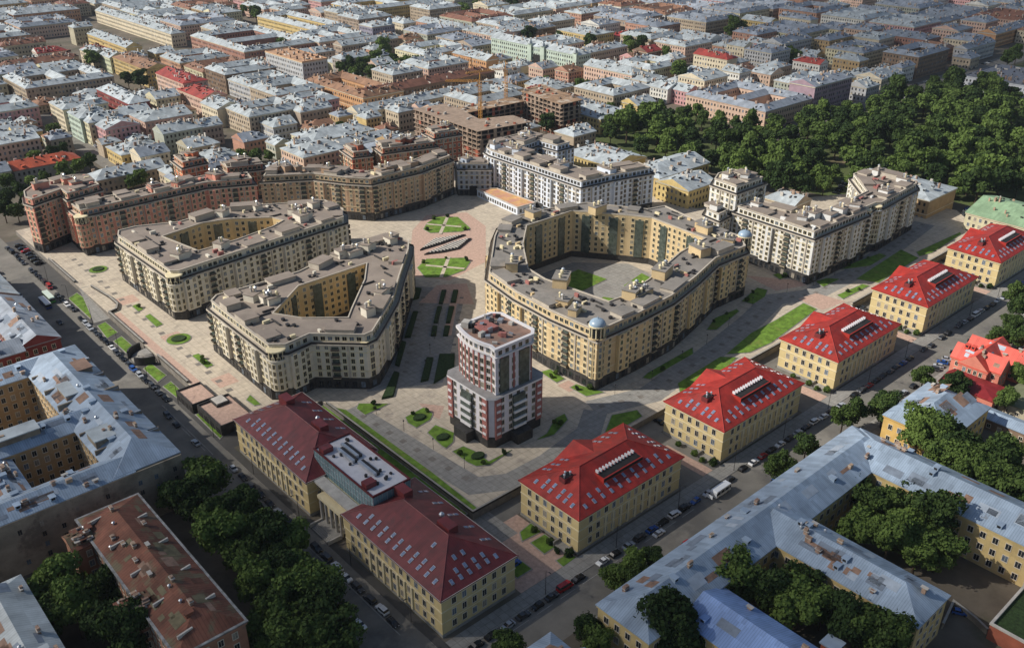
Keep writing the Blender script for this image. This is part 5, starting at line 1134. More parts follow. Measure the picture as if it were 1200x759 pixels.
t = thing('gate_hut', 'small brick turret with pale cap in the foreground yard', 'hut', (17.5, -73, 0)); b = MB(); b.box(15.5, 19.5, -75, -71, 0, 9.4); b.build('wall', W_BRK, t); b = MB(); b.box(15.1, 19.9, -75.4, -70.6, 9.4, 9.8); b.build('roof', BLUEM, t); b = MB(); b.box(16.5, 18.5, -75.1, -74.9, 6.4, 8.6); b.build('opening', DARK, t)
# ------------------------------------------------------------------ unfinished concrete buildings and cranes
SLAB = mat('raw_concrete', (154, 134, 116), var=0.14, scale=0.3); DECK = mat('rough_deck', (150, 122, 96), var=0.2, scale=0.3, patch=(180, 166, 148), patch_scale=0.1, patch_at=0.55); INFILL = mat('infill_brick', (168, 96, 74), var=0.15, scale=0.4)
def unfinished(label, loop, n, fh, seed, deck):
    rnd = random.Random(seed); loop = ccw(loop); t = thing('unfinished_building', label, 'building', (*center(loop), 0))
    for k in range(n):
        b = MB(); b.prism(loop, k * fh + fh - 0.45, k * fh + fh); b.poly(list(reversed(loop)), k * fh + fh - 0.45); b.build('floor_slab', SLAB if k < n - 1 else deck, t)
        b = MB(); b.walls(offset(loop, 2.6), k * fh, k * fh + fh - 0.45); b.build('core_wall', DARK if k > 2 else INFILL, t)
    for i in range(len(loop)):
        a = Vector(loop[i]); q = Vector(loop[(i + 1) % len(loop)]); m = max(1, int((q - a).length / 5))
        for j in range(m):
            p = a + (q - a) * ((j + 0.5) / m); d = (q - a).normalized(); an = math.atan2(d.y, d.x)
            b = MB(); b.obox(p.x - d.y * 0.6, p.y + d.x * 0.6, 0, 0.7, 0.7, n * fh - 0.45, an); b.build('column', SLAB, t)
            for k in range(n):
                if rnd.random() < 0.35:
                    b = MB(); b.obox(p.x - d.y * 0.35, p.y + d.x * 0.35, k * fh, 2.6, 0.25, fh - 0.5, an); b.build('infill_panel', rnd.choice((INFILL, SLAB, SLAB)), t)
    for k in range(16):
        p = pt_in(loop, None, rnd, 1.5); b = MB(); b.obox(*p, n * fh, rnd.uniform(1, 4), rnd.uniform(.8, 2), rnd.uniform(.5, 2), rnd.random()); b.build('stacked_material', rnd.choice((SLAB, INFILL, CONC)), t)
    xs = [p[0] for p in loop]; ys = [p[1] for p in loop]; FOOT.append((min(xs), max(xs), min(ys), max(ys)))
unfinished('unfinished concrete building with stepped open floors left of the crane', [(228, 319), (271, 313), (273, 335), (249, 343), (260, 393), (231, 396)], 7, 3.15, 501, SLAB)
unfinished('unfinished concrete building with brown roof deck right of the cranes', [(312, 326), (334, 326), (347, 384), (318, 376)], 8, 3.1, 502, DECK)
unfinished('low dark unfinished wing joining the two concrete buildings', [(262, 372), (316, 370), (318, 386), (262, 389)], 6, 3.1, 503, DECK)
CRY = mat('crane_yellow', (206, 150, 72), rough=0.5, var=0.1)
def crane(x, y, h, jl, a, label):
    t = thing('tower_crane', label, 'crane', (x, y, 0))
    b = MB()
    for sx in (-.9, .9):
        for sy in (-.9, .9): b.tube((x + sx, y + sy, 0), (x + sx, y + sy, h), 0.16, n=4)
    for k in range(int(h / 2)):
        z = k * 2.0
        for p, q in (((-.9, -.9), (.9, -.9)), ((.9, -.9), (.9, .9)), ((.9, .9), (-.9, .9)), ((-.9, .9), (-.9, -.9))): b.tube((x + p[0], y + p[1], z), (x + q[0], y + q[1], z + 2), 0.1, n=4)
    b.build('mast', CRY, t)
    ca, sa = math.cos(a), math.sin(a); b = MB()
    def P(u, v, z): return (x + u * ca - v * sa, y + u * sa + v * ca, z)
    for v in (-.7, .7): b.tube(P(-9, v, h), P(jl, v, h), 0.16, n=4)
    b.tube(P(0, 0, h + 1.4), P(jl - 1, 0, h + 1.0), 0.16, n=4)
    for k in range(int(jl / 2)):
        for v in (-.7, .7): b.tube(P(k * 2, v, h), P(k * 2 + 1, 0, h + 1.3), 0.09, n=4); b.tube(P(k * 2 + 1, 0, h + 1.3), P(k * 2 + 2, v, h), 0.09, n=4)
    b.tube(P(0, 0, h), P(0, 0, h + 6), 0.25, n=4); b.tube(P(0, 0, h + 6), P(jl * 0.7, 0, h + 1.2), 0.08, n=4); b.tube(P(0, 0, h + 6), P(-8.5, 0, h + 0.4), 0.08, n=4)
    b.build('jib', CRY, t)
    b = MB(); c = P(-7.5, 0, 0); b.obox(c[0], c[1], h - 1.6, 3.0, 1.8, 2.0, a); b.build('counterweight', SLAB, t)
    b = MB(); c = P(1.2, -1.4, 0); b.obox(c[0], c[1], h - 2.2, 1.5, 1.4, 2.0, a); b.build('cab', CONC, t)
crane(257.5, 352, 45, 24, 2.4, 'yellow tower crane rising over the left unfinished building')
crane(314, 389, 40, 34, math.pi * 0.93, 'yellow tower crane with long level jib by the right unfinished building')
# ------------------------------------------------------------------ the rest of the city to the horizon
for l in (C1o, C2o, C3o, C4a, C4b, C5, C6o, C6p, C4t): FOOT.append((min(p[0] for p in l), max(p[0] for p in l), min(p[1] for p in l), max(p[1] for p in l)))
def blocked(x0, x1, y0, y1, m=3.0):
    for a, b_, c, d in FOOT:
        if x0 < b_ + m and x1 > a - m and y0 < d + m and y1 > c - m: return True
    return False
rc = random.Random(99); FILL = 0
wkeys = ['tan', 'cream', 'yellow', 'beige', 'pinkc', 'pinkc', 'cream', 'lemon', 'beigepink', 'taupe', 'lgrey', 'olive', 'terra', 'salmon', 'lemon', 'white', 'sage', 'ochre', 'pink', 'umber']
def no_go(cx, cy):
    if cy < 242 and cx > 395 and cy > 30: return True          # park
    if cx < 440 and cy < 330 and cx > 250: return True
    if cy < 345 and cx < 260: return True
    if cx < 50 and cy < 470: return True
    if cy < 300 and cx < 400: return True
    if any(abs(cx - a) < 14 and abs(cy - b_) < 13 for a, b_ in TM + TF): return True
    if -74 < cx < -40: return True
    if 34 < cx < 50 and 420 < cy < 660: return True
    if 422 < cx < 442 and cy < 640: return True
    if 214 < cy < 243 and cx > 400: return True
    return False
def name_for(wk, rk, ty, w_, d_, cx, cy, h):
    sh = 'courtyard block' if ty == 'c' else 'house' if w_ * d_ < 500 else 'building'
    return f'{WORD[wk]} {sh} with {RWORD[rk]} roof {place_word(cx, cy, h)}'
def pick(cx, cy):
    wk = rc.choice(wkeys); rk = rc.choices(['silver', 'bluegrey', 'brown', 'rust', 'red'], [64, 24, 6, 5, 1])[0]
    if cx > 700 and cy < 700 and rk == 'silver' and rc.random() < 0.7: rk = 'bluegrey'  # far-right silver roofs turn blue-grey, cloud shade painted into their colour
    return wk, rk
NB = 0
def house(x0, x1, y0, y1, h, ty='b', rich=0.8):
    global FILL
    cx, cy = (x0 + x1) / 2, (y0 + y1) / 2; wk, rk = pick(cx, cy)
    old_building(name_for(wk, rk, ty, x1 - x0, y1 - y0, cx, cy, h), x0, x1, y0, y1, h, wk, rk, ty, 1000 + FILL, rich=rich); FILL += 1
for pas, (sx, sy) in enumerate(((66, 60), (50, 44), (36, 32), (22, 20), (14, 13))):
    gx = -60
    while gx < 1900:
        gy = 40
        while gy < 1900:
            w_ = sx * rc.uniform(0.86, 1.0); d_ = sy * rc.uniform(0.86, 1.0); x0 = gx + rc.uniform(0, 4); y0 = gy + rc.uniform(0, 4); gy += sy if pas < 3 else sy * 0.8
            x1, y1 = x0 + w_, y0 + d_; cx, cy = (x0 + x1) / 2, (y0 + y1) / 2; h = rc.uniform(12.5, 17.0) if pas < 3 else rc.uniform(7, 13)
            far = math.hypot(cx - CAMP.x, cy - CAMP.y)
            if (pas == 4 and far > 780) or (pas == 3 and far > 1050): continue
            if no_go(cx, cy) or not in_frame(cx, cy, h, 25) or blocked(x0, x1, y0, y1, 1.5) or any(x0 - 4 < a < x1 + 4 and y0 - 4 < b_ < y1 + 4 for a, b_ in TM + TF): continue
            if pas == 0 and far < 950:
                dp = 12.5; n = 3 if w_ > 58 else 2
                for yy0, yy1 in ((y0, y0 + dp), (y1 - dp, y1)):
                    for k in range(n): house(x0 + w_ * k / n, x0 + w_ * (k + 1) / n - 0.1, yy0, yy1, h + rc.uniform(-1.8, 1.8))
                for xx0, xx1 in ((x0, x0 + dp), (x1 - dp, x1)):
                    for k in range(2): house(xx0, xx1, y0 + dp + (d_ - 2 * dp) * k / 2 + 0.1, y0 + dp + (d_ - 2 * dp) * (k + 1) / 2, h + rc.uniform(-1.8, 1.8))
                if rc.random() < 0.7: house(cx - 5, cx + 5, y0 + dp + 1, y1 - dp - 1, h - 3)
                FOOT.append((x0, x1, y0, y1))
            elif pas < 3: house(x0, x1, y0, y1, h, 'c')
            elif FILL < 640: house(x0, x1, y0, y1, h)
        gx += sx if pas < 3 else sx * 0.8
print('FILL', FILL)
# ------------------------------------------------------------------ trees
def leaf_mat(key, c1, c2):
    m = bpy.data.materials.new(key); m.use_nodes = True; n = m.node_tree.nodes; l = m.node_tree.links; b = n['Principled BSDF']
    b.inputs['Roughness'].default_value = 0.8; b.inputs['Specular IOR Level'].default_value = 0.15
    tc = n.new('ShaderNodeTexCoord'); nz = n.new('ShaderNodeTexNoise'); nz.inputs['Scale'].default_value = 0.55; nz.inputs['Detail'].default_value = 4
    l.new(tc.outputs['Object'], nz.inputs['Vector']); oi = n.new('ShaderNodeObjectInfo')
    ad = n.new('ShaderNodeMath'); ad.operation = 'MULTIPLY_ADD'; l.new(oi.outputs['Random'], ad.inputs[0]); ad.inputs[1].default_value = 0.75; ad.inputs[2].default_value = -0.37
    a2 = n.new('ShaderNodeMath'); l.new(nz.outputs['Fac'], a2.inputs[0]); l.new(ad.outputs[0], a2.inputs[1])
    rp = n.new('ShaderNodeValToRGB'); e = rp.color_ramp.elements; e[0].position = 0.25; e[0].color = lin(c1) + (1,); e[1].position = 0.75; e[1].color = lin(c2) + (1,)
    l.new(a2.outputs[0], rp.inputs['Fac']); l.new(rp.outputs['Color'], b.inputs['Base Color'])
    tr = n.new('ShaderNodeBsdfTranslucent'); l.new(rp.outputs['Color'], tr.inputs['Color']); mx = n.new('ShaderNodeMixShader'); mx.inputs['Fac'].default_value = 0.22
    l.new(b.outputs[0], mx.inputs[1]); l.new(tr.outputs[0], mx.inputs[2]); l.new(mx.outputs[0], n['Material Output'].inputs['Surface'])
    return m
LEAF = leaf_mat('foliage', (50, 68, 34), (96, 116, 56)); BARK = mat('bark', (78, 64, 50), var=0.2, scale=1.5)
def crown_mesh(seed, n, leaf, rx, rz, zc):
    g = np.random.default_rng(seed); nl = 20; cs = []; rs = []
    for i in range(nl):
        a = g.uniform(0, 2 * math.pi); k = g.uniform(0.2, 0.78) * rx; z = g.uniform(-0.6, 0.7) * rz
        k *= math.sqrt(max(0.15, 1 - (z / rz) ** 2)); cs.append((k * math.cos(a), k * math.sin(a), zc + z)); rs.append(g.uniform(0.22, 0.44) * rx)
    cs.append((0, 0, zc + rz * 0.45)); rs.append(rx * 0.5); cs = np.array(cs); rs = np.array(rs)
    idx = g.integers(0, len(cs), n); d = g.normal(size=(n, 3)); d /= np.linalg.norm(d, axis=1)[:, None]; d[:, 2] = np.where(d[:, 2] < -0.45, -d[:, 2], d[:, 2])
    rad = rs[idx] * np.clip(g.normal(0.92, 0.16, n), 0.4, 1.35); p = cs[idx] + d * rad[:, None] * np.array([1, 1, 0.85])
    nr = d + g.normal(size=(n, 3)) * 0.55; nr /= np.linalg.norm(nr, axis=1)[:, None]
    u = np.cross(nr, g.normal(size=(n, 3))); u /= np.linalg.norm(u, axis=1)[:, None]; v = np.cross(nr, u)
    s = leaf * g.uniform(0.6, 1.35, n)[:, None]
    q = np.stack([p - u * s - v * s * 0.7, p + u * s * 0.9 - v * s, p + u * s + v * s * 0.8, p - u * s * 0.8 + v * s], 1).reshape(-1, 3)
    me = bpy.data.meshes.new('crown'); me.vertices.add(4 * n); me.vertices.foreach_set('co', q.ravel())
    me.loops.add(4 * n); me.loops.foreach_set('vertex_index', np.arange(4 * n, dtype=np.int32)); me.polygons.add(n)
    me.polygons.foreach_set('loop_start', np.arange(0, 4 * n, 4, dtype=np.int32)); me.polygons.foreach_set('loop_total', np.full(n, 4, dtype=np.int32))
    me.materials.append(LEAF); me.update(calc_edges=True); return me
def trunk_mesh(seed, h, r):
    g = random.Random(seed); b = MB(); b.tube((0, 0, 0), (0.15, 0.1, h * 0.5), r, r * 0.7, 8); b.tube((0.15, 0.1, h * 0.5), (0, 0, h * 0.85), r * 0.7, r * 0.3, 7)
    for i in range(5):
        a = g.uniform(0, 6.28); z = h * g.uniform(0.35, 0.6); b.tube((0.1, 0.1, z), (math.cos(a) * h * 0.22, math.sin(a) * h * 0.22, z + h * 0.22), r * 0.4, r * 0.12, 5)
    return b.mesh('trunk', BARK)
TNEAR = [(crown_mesh(10 + i, 6500, 0.28, 5.6, 5.0, 8.2), trunk_mesh(i, 11, 0.35)) for i in range(4)]
TFAR = [(crown_mesh(30 + i, 2600, 0.42, 5.6, 5.0, 8.2), trunk_mesh(20 + i, 11, 0.35)) for i in range(6)]
def tree(x, y, s, kind, label, group, rnd, z=0.0, name='broadleaf_tree'):
    cm, tm = rnd.choice(TNEAR if kind == 'near' else TFAR); t = thing(name, label, 'tree', (x, y, z), group)
    t.rotation_euler = (0, 0, rnd.uniform(0, 6.28)); t.scale = (s * rnd.uniform(.88, 1.12), s * rnd.uniform(.88, 1.12), s * rnd.uniform(.85, 1.2))
    link('crown', cm, t); link('trunk', tm, t); return t
rt = random.Random(4)
def zone(x, y):
    if x < -95: return 'dark leafy tree in the yard left of the rust-roofed house', 'trees in the left yard'
    if x < -55: return 'dark leafy tree between the rust-roofed house and the left street', 'trees by the left street'
    if y > -34 and x < 60: return 'tree on the kerb of the street in the foreground', 'foreground kerb trees'
    if x < 50: return 'dark tree in the lower courtyard of the blue-roofed complex', 'trees in the lower courtyard'
    if x < 92: return 'dark tall tree in the upper courtyard of the blue-roofed complex', 'trees in the upper courtyard'
    return 'leafy tree round the detached yellow house on the right', 'trees round the yellow house'
for x, y in TN:
    lb, gp = zone(x, y); sc = 0.75 if gp == 'foreground kerb trees' else rt.uniform(1.0, 1.4)
    tree(x, y, sc, 'near', lb, gp, rt, name='yard_tree')
for x, y in TM:
    small = y < 0 and x > 60
    tree(x, y, rt.uniform(0.8, 1.05) if small else rt.uniform(0.75, 1.0), 'near' if y < 0 else 'far', 'small leafy tree along the street opposite the red-roofed houses' if small else 'leafy tree growing between the older city buildings', 'street trees' if small else 'trees between city buildings', rt, name='street_tree' if small else 'broadleaf_tree')
for x, y in TF: tree(x, y, rt.uniform(1.0, 1.5), 'far', 'distant green tree in a courtyard of the far city', 'courtyard trees in the far city', rt)
# park
sheet('park_ground', [(318, 290), (345, 120), (392, 118), (392, 62), (420, 30), (860, 20), (860, 214), (410, 214), (440, 300), (424, 380), (330, 380)], 0.03, PARKG)
PK = [(318, 262), (326, 300), (350, 305), (395, 330), (416, 372), (416, 318), (428, 228), (520, 222), (640, 208), (664, 214), (664, 138), (760, 128), (860, 120), (860, 40), (430, 34), (388, 62), (384, 116), (345, 122), (312, 138), (318, 180)]
pts = []
for _ in range(9000):
    p = (rt.uniform(310, 860), rt.uniform(30, 380))
    if not inside(p, PK) or not in_frame(p[0], p[1], 8, 30): continue
    if (p[0] - 400) ** 2 / 900 + (p[1] - 150) ** 2 / 160 < 1 or (p[0] - 545) ** 2 / 500 + (p[1] - 160) ** 2 / 90 < 1: continue
    if any((p[0] - q[0]) ** 2 + (p[1] - q[1]) ** 2 < 150 for q in pts): continue
    if any(a - 3 < p[0] < b_ + 3 and c - 3 < p[1] < d + 3 for a, b_, c, d in FOOT): continue
    pts.append(p)
    if len(pts) >= 240: break
pts.sort(key=lambda p: p[0])
for p in pts: tree(p[0], p[1], rt.uniform(0.95, 1.8) * (0.68 if (p[1] > 205 and p[0] > 385) else 1.0), 'far', f"tall park tree in the {'front' if p[1] < 95 else 'middle' if p[1] < 165 else 'back'} {'far left' if p[0] < 372 else 'left' if p[0] < 420 else 'centre' if p[0] < 540 else 'right'} part of the park", 'park trees', rt, name='park_tree')
print('PARK', len(pts))
# small shrubs at house corners
def shrub(x, y, r, z, label):
    t = thing('shrub', label, 'shrub', (x, y, z), 'shrubs by the red-roofed houses'); t.scale = (r / 5.6,) * 3; o = link('foliage', TFAR[int(x) % 6][0], t, (0, 0, -4.5))
for i, x0 in enumerate((0, 69.7, 141.4, 213.0, 285.3)):
    for (dx, dy, r) in ((-1.6, 2.0, 1.7), (-2.2, 9.5, 1.5), (-1.8, 17, 1.3), (-3.2, 5.6, 1.2)): shrub(x0 + dx, dy, r, 0.0, 'rounded shrub at the foot of a red-roofed house')
for k_ in ('t0', 't1', 't2', 't3', 't4', 'c0', 'c1', 'c2', 'c3', 'c4', 'p0', 'p1', 'p2', 'w0', 'g1', 'd0', 'd1', 'b0'):
    l_ = ccw(LAWN1[k_]); o_ = offset(l_, 1.0); c_ = center(l_)
    for i_ in range(len(o_)):
        a_ = Vector(o_[i_]); b_ = Vector(o_[(i_ + 1) % len(o_)])
        if (b_ - a_).length < 4 or rt.random() < 0.45: continue
        p_ = a_ + (b_ - a_) * rt.uniform(0.3, 0.7); t = thing('shrub', 'small green shrub planted in a plaza lawn', 'shrub', (p_.x, p_.y, PZ + 0.2), 'shrubs in the plaza lawns'); t.scale = (rt.uniform(0.8, 1.5) / 5.6,) * 3; link('foliage', TFAR[i_ % 6][0], t, (0, 0, -4.5))
# ------------------------------------------------------------------ vehicles
CARC = {'black': (24, 24, 26), 'grey': (62, 64, 68), 'silver': (170, 174, 178), 'white': (226, 226, 224), 'blue': (44, 84, 150), 'red': (160, 28, 30)}
PAINT = {k: mat('paint_' + k.replace(' ', '_'), v, rough=0.25, var=0.02, spec=0.6) for k, v in CARC.items()}
TYRE = mat('tyre', (28, 28, 28), var=0.1); CGL = mat('car_glass', (30, 34, 38), rough=0.08, var=0.1, spec=0.7); LAMP = mat('head_lamp', (220, 222, 224), rough=0.2, var=0.02)
def prof(b, pts, w0, w1, mi=0):
    """side profile (y,z) swept across x with a narrower top"""
    zs = [p[1] for p in pts]; z0, z1 = min(zs), max(zs); n = len(pts)
    def hw(z): return (w0 + (w1 - w0) * (z - z0) / max(z1 - z0, 1e-6)) / 2
    vs = [(-hw(z), y, z) for y, z in pts] + [(hw(z), y, z) for y, z in pts]
    fs = [(i, (i + 1) % n, n + (i + 1) % n, n + i) for i in range(n)] + [tuple(reversed(range(n))), tuple(range(n, 2 * n))]
    b.add(vs, fs, mi)
def car_parts(kind):
    if kind == 'saloon': low = [(-2.2, .3), (-2.25, .6), (-2.1, .86), (-1.2, .95), (1.2, .98), (2.1, .9), (2.22, .6), (2.2, .3)]; cab = [(-1.05, .94), (-.35, 1.4), (.95, 1.42), (1.65, .96)]; w_ = 1.78; rf = (-.3, .95, 1.43)
    elif kind == 'hatchback': low = [(-1.95, .3), (-2.0, .6), (-1.85, .9), (-1.1, 1.0), (1.75, 1.05), (1.95, .7), (1.93, .3)]; cab = [(-1.0, .98), (-.35, 1.48), (1.25, 1.5), (1.8, 1.02)]; w_ = 1.74; rf = (-.3, 1.25, 1.51)
    elif kind == 'off-roader': low = [(-2.25, .4), (-2.3, .8), (-2.15, 1.08), (-1.2, 1.16), (2.2, 1.18), (2.3, .8), (2.27, .4)]; cab = [(-1.1, 1.14), (-.5, 1.74), (1.8, 1.76), (2.2, 1.16)]; w_ = 1.9; rf = (-.45, 1.8, 1.77)
    else: low = [(-2.6, .4), (-2.7, .9), (-2.5, 1.2), (-2.0, 1.35), (2.6, 1.4), (2.65, .4)]; cab = [(-2.0, 1.33), (-1.5, 2.1), (2.5, 2.15), (2.62, 1.38)]; w_ = 1.98; rf = (-1.45, 2.5, 2.16)
    B = MB(); prof(B, low, w_, w_ - 0.06); B.box(-(w_ - .42) / 2, (w_ - .42) / 2, rf[0], rf[1], rf[2] - 0.03, rf[2] + 0.03)
    G = MB(); prof(G, cab, w_ - 0.12, w_ - 0.44)
    Wl = MB(); r = 0.33 if kind != 'off-roader' else 0.38; Wl.tube((-0.1, 0, 0), (0.1, 0, 0), r, n=12)
    Lm = MB(); Lm.box(-0.18, 0.18, -0.03, 0.03, -0.07, 0.07)
    return dict(body=B.mesh('body', PAINT['black']), glass=G.mesh('windows', CGL), wheel=Wl.mesh('wheel', TYRE), lamp=Lm.mesh('headlight', LAMP), w=w_, r=r, wb=(-1.35, 1.35), fr=low[1][0], lz=low[1][1] + 0.08)
CK = {k: car_parts(k) for k in ('saloon', 'hatchback', 'off-roader', 'van')}
rcar = random.Random(12); NC = 0
def car(x, y, a, where, group, z=0.02, color=None, kind=None, detail=True):
    global NC
    if not in_frame(x, y, 0.5, 5): return
    color = color or rcar.choices(list(CARC), [40, 20, 14, 16, 5, 5])[0]; kind = kind or rcar.choices(['saloon', 'hatchback', 'off-roader', 'van'], [45, 25, 25, 4])[0]
    k = CK[kind]; t = thing('parked_car', f'{color} {kind} car {where}' if kind != 'van' else f'{color} van {where}', 'car', (x, y, z), group, a); NC += 1
    o = link('body', k['body'], t); o.material_slots[0].link = 'OBJECT'; o.material_slots[0].material = PAINT[color]
    link('windows', k['glass'], t)
    if detail:
        for sx in (-1, 1):
            for yy in k['wb']: link('wheel', k['wheel'], t, (sx * (k['w'] / 2 - 0.1), yy, k['r']))
            link('headlight', k['lamp'], t, (sx * (k['w'] / 2 - 0.35), k['fr'] - 0.01, k['lz']))
def row(x0, y0, x1, y1, n, ang, where, group, skip=0.12, jit=0.25, detail=True, z=0.02):
    for i in range(n):
        if rcar.random() < skip: continue
        k = (i + 0.5) / n; car(x0 + (x1 - x0) * k + rcar.uniform(-jit, jit), y0 + (y1 - y0) * k + rcar.uniform(-jit, jit), ang + rcar.uniform(-.05, .05) + (math.pi if rcar.random() < .3 else 0), where, group, z, detail=detail)
hx = math.pi / 2
HN = ('the nearest red-roofed house', 'the second red-roofed house', 'the middle red-roofed house', 'the fourth red-roofed house', 'the farthest red-roofed house')
row(-48, -6.9, -4, -6.9, 8, hx, 'on the kerb below the longest red roof', 'cars along the right-hand street', 0.05)
for i, x0 in enumerate((0, 69.7, 141.4, 213.0, 285.3)):
    row(x0 + 1, -6.9, x0 + 50, -6.9, 9, hx, 'at the kerb before ' + HN[i], 'cars along the right-hand street', 0.1)
    row(x0 + 50, -7.2, x0 + 68, -7.2, 3, hx, 'at the kerb past ' + HN[i], 'cars along the right-hand street', 0.2)
    row(x0 - 17, 8, x0 - 17, 25, 5, hx, 'in the yard beside ' + HN[i], 'cars in the yards', 0.45)
    row(x0 + 2, 31, x0 + 50, 31, 10, 0, 'in the yard behind ' + HN[i], 'cars in the yards', 0.4)
row(-8, -18.8, 32, -18.8, 6, hx, 'on the lower near kerb by the blue roofs', 'cars along the right-hand street', 0.2)
row(34, -18.8, 105, -18.8, 11, hx, 'on the upper near kerb by the blue roofs', 'cars along the right-hand street', 0.35)
row(182, -17.5, 225, -17.5, 11, 0.35, 'nosed in to the kerb by the coral villa', 'cars by the coral villa', 0.12)
row(150, -18.6, 180, -18.6, 4, hx, 'at the kerb by the detached yellow house', 'cars along the right-hand street', 0.3)
car(26, -9.5, hx, 'driving on the right-hand street', 'cars along the right-hand street', color='white', kind='saloon')
row(-56.6, 12, -56.6, 58, 8, 0, 'by the near wing of the longest building', 'cars along the left street', 0.1)
row(-56.6, 62, -56.6, 112, 8, 0, 'by the far wing of the longest building', 'cars along the left street', 0.15)
row(-55.2, 165, -55.2, 262, 16, 0, 'parked along the street lawns on the left', 'cars along the left street', 0.05)
row(-54.6, 268, -54.6, 372, 16, 0, 'parked before the pink curved building', 'cars along the left street', 0.1)
row(-68.5, 270, -68.5, 372, 14, 0, 'on the far-left kerb of the left street', 'cars along the far-left kerb', 0.3)
row(-49, 335, -49, 372, 7, hx, 'nosed in beside the rounded pink block', 'cars beside the rounded pink block', 0.1)
row(-59.5, 128, -59.5, 160, 4, 0, 'in the middle lane of the left street', 'cars along the left street', 0.3)
car(-64, 20, 0.05, 'driving down the left street', 'cars along the left street', color='white', kind='saloon'); car(-63.5, 262, 0, 'driving up the left street', 'cars along the left street', color='black', kind='saloon')
row(420, 221, 640, 221, 44, 0.2, 'in the long row on the park road', 'cars on the park road', 0.15, detail=False)
row(440, 236, 860, 236, 50, 0.2, 'on the city side of the park road', 'cars on the park road', 0.4, detail=False)
row(427, 310, 427, 470, 26, 0, 'on the street below the pale green building', 'cars on the far street', 0.3, detail=False)
row(46.5, 470, 56, 650, 28, -0.05, 'on the side street at the upper left', 'cars on the upper-left street', 0.25, detail=False)
row(350, 125, 392, 138, 9, 0.3, 'parked in the clearing by the park', 'cars by the park', 0.2, detail=False)
row(350, 50, 392, 60, 9, 0.3, 'parked behind the farthest red-roofed house', 'cars by the park', 0.2, detail=False)
car(62.5, -86.5, 0.5, 'by the yard wall in the bottom right corner', 'cars in the yards', color='blue', kind='hatchback')
def bus(x, y, a, label, c1, c2, L_=11.0):
    t = thing('bus', label, 'bus', (x, y, 0.02), 'buses', a); m = mat('bus_' + str(c1), c1, rough=0.3, var=0.03); m2 = mat('bus_' + str(c2), c2, rough=0.3, var=0.03)
    b = MB(); b.box(-1.25, 1.25, -L_ / 2, L_ / 2, .4, 1.3, 0); link('lower_body', b.mesh('lower_body', m), t)
    b = MB(); b.box(-1.2, 1.2, -L_ / 2 + .05, L_ / 2 - .05, 1.3, 2.5, 0); link('windows', b.mesh('windows', CGL), t)
    b = MB(); b.obox(0, 0, 2.5, 2.5, L_, .5, 0, 0, .96); link('roof', b.mesh('roof', m2), t)
    for i in range(5):
        b = MB(); b.box(-1.26, 1.26, -L_ / 2 + 1 + i * 2.2, -L_ / 2 + 1.2 + i * 2.2, 1.3, 2.5); link('pillar', b.mesh('pillar', m), t)
    b = MB(); b.tube((-.15, 0, 0), (.15, 0, 0), .48, n=12); wm = b.mesh('wheel', TYRE)
    for sx in (-1, 1):
        for yy in (-L_ * .3, L_ * .3): link('wheel', wm, t, (sx * 1.1, yy, .48))
bus(-58.8, 290.5, 0, 'green and white bus at the stop on the left street', (60, 140, 60), (200, 214, 200)); bus(-62.2, 285, 0, 'white and blue bus beside the green bus on the left street', (40, 60, 120), (220, 222, 224))
bus(57, -9.6, hx, 'white minibus on the street between the two nearest red-roofed houses', (220, 222, 224), (226, 228, 230), 7.6)
# ------------------------------------------------------------------ street lamps
LAMPM = cmesh('lamp_post|x', lambda m: (m.tube((0, 0, 0), (0, 0, 8.5), 0.11, 0.07, 6), m.tube((0, 0, 8.4), (1.4, 0, 9.0), 0.06, 0.05, 5), m.box(1.2, 2.0, -.14, .14, 8.95, 9.1)), IRON)
for i in range(12):
    o = link('street_lamp', LAMPM, None, (-18 + i * 29.5, -5.0, 0.14), -hx); setp(o, 'thin dark street lamp on the pavement before the red-roofed houses', 'lamp', 'lamps along the right-hand street')
for i in range(11):
    o = link('street_lamp', LAMPM, None, (-52.6, 12 + i * 30, 0.02), math.pi); setp(o, 'thin dark street lamp on the edge of the left street', 'lamp', 'lamps along the left street')
PL = cmesh('plaza_lamp|x', lambda m: (m.tube((0, 0, 0), (0, 0, 4.2), 0.08, 0.06, 6), m.lathe(0, 0, [(0.1, 4.1), (0.28, 4.3), (0.28, 4.6), (0.05, 4.8)], 8)), IRON)
for x, y, a in along(WALK, 13) + along([(30, 108), (86, 164)], 12) + along([(-8, 110), (-4, 46)], 14):
    o = link('plaza_lamp', PL, None, (x - 5.2 * math.sin(a), y + 5.2 * math.cos(a), PZ + 0.01)); setp(o, 'short dark lamp post along the plaza walks', 'lamp', 'lamps on the plaza')
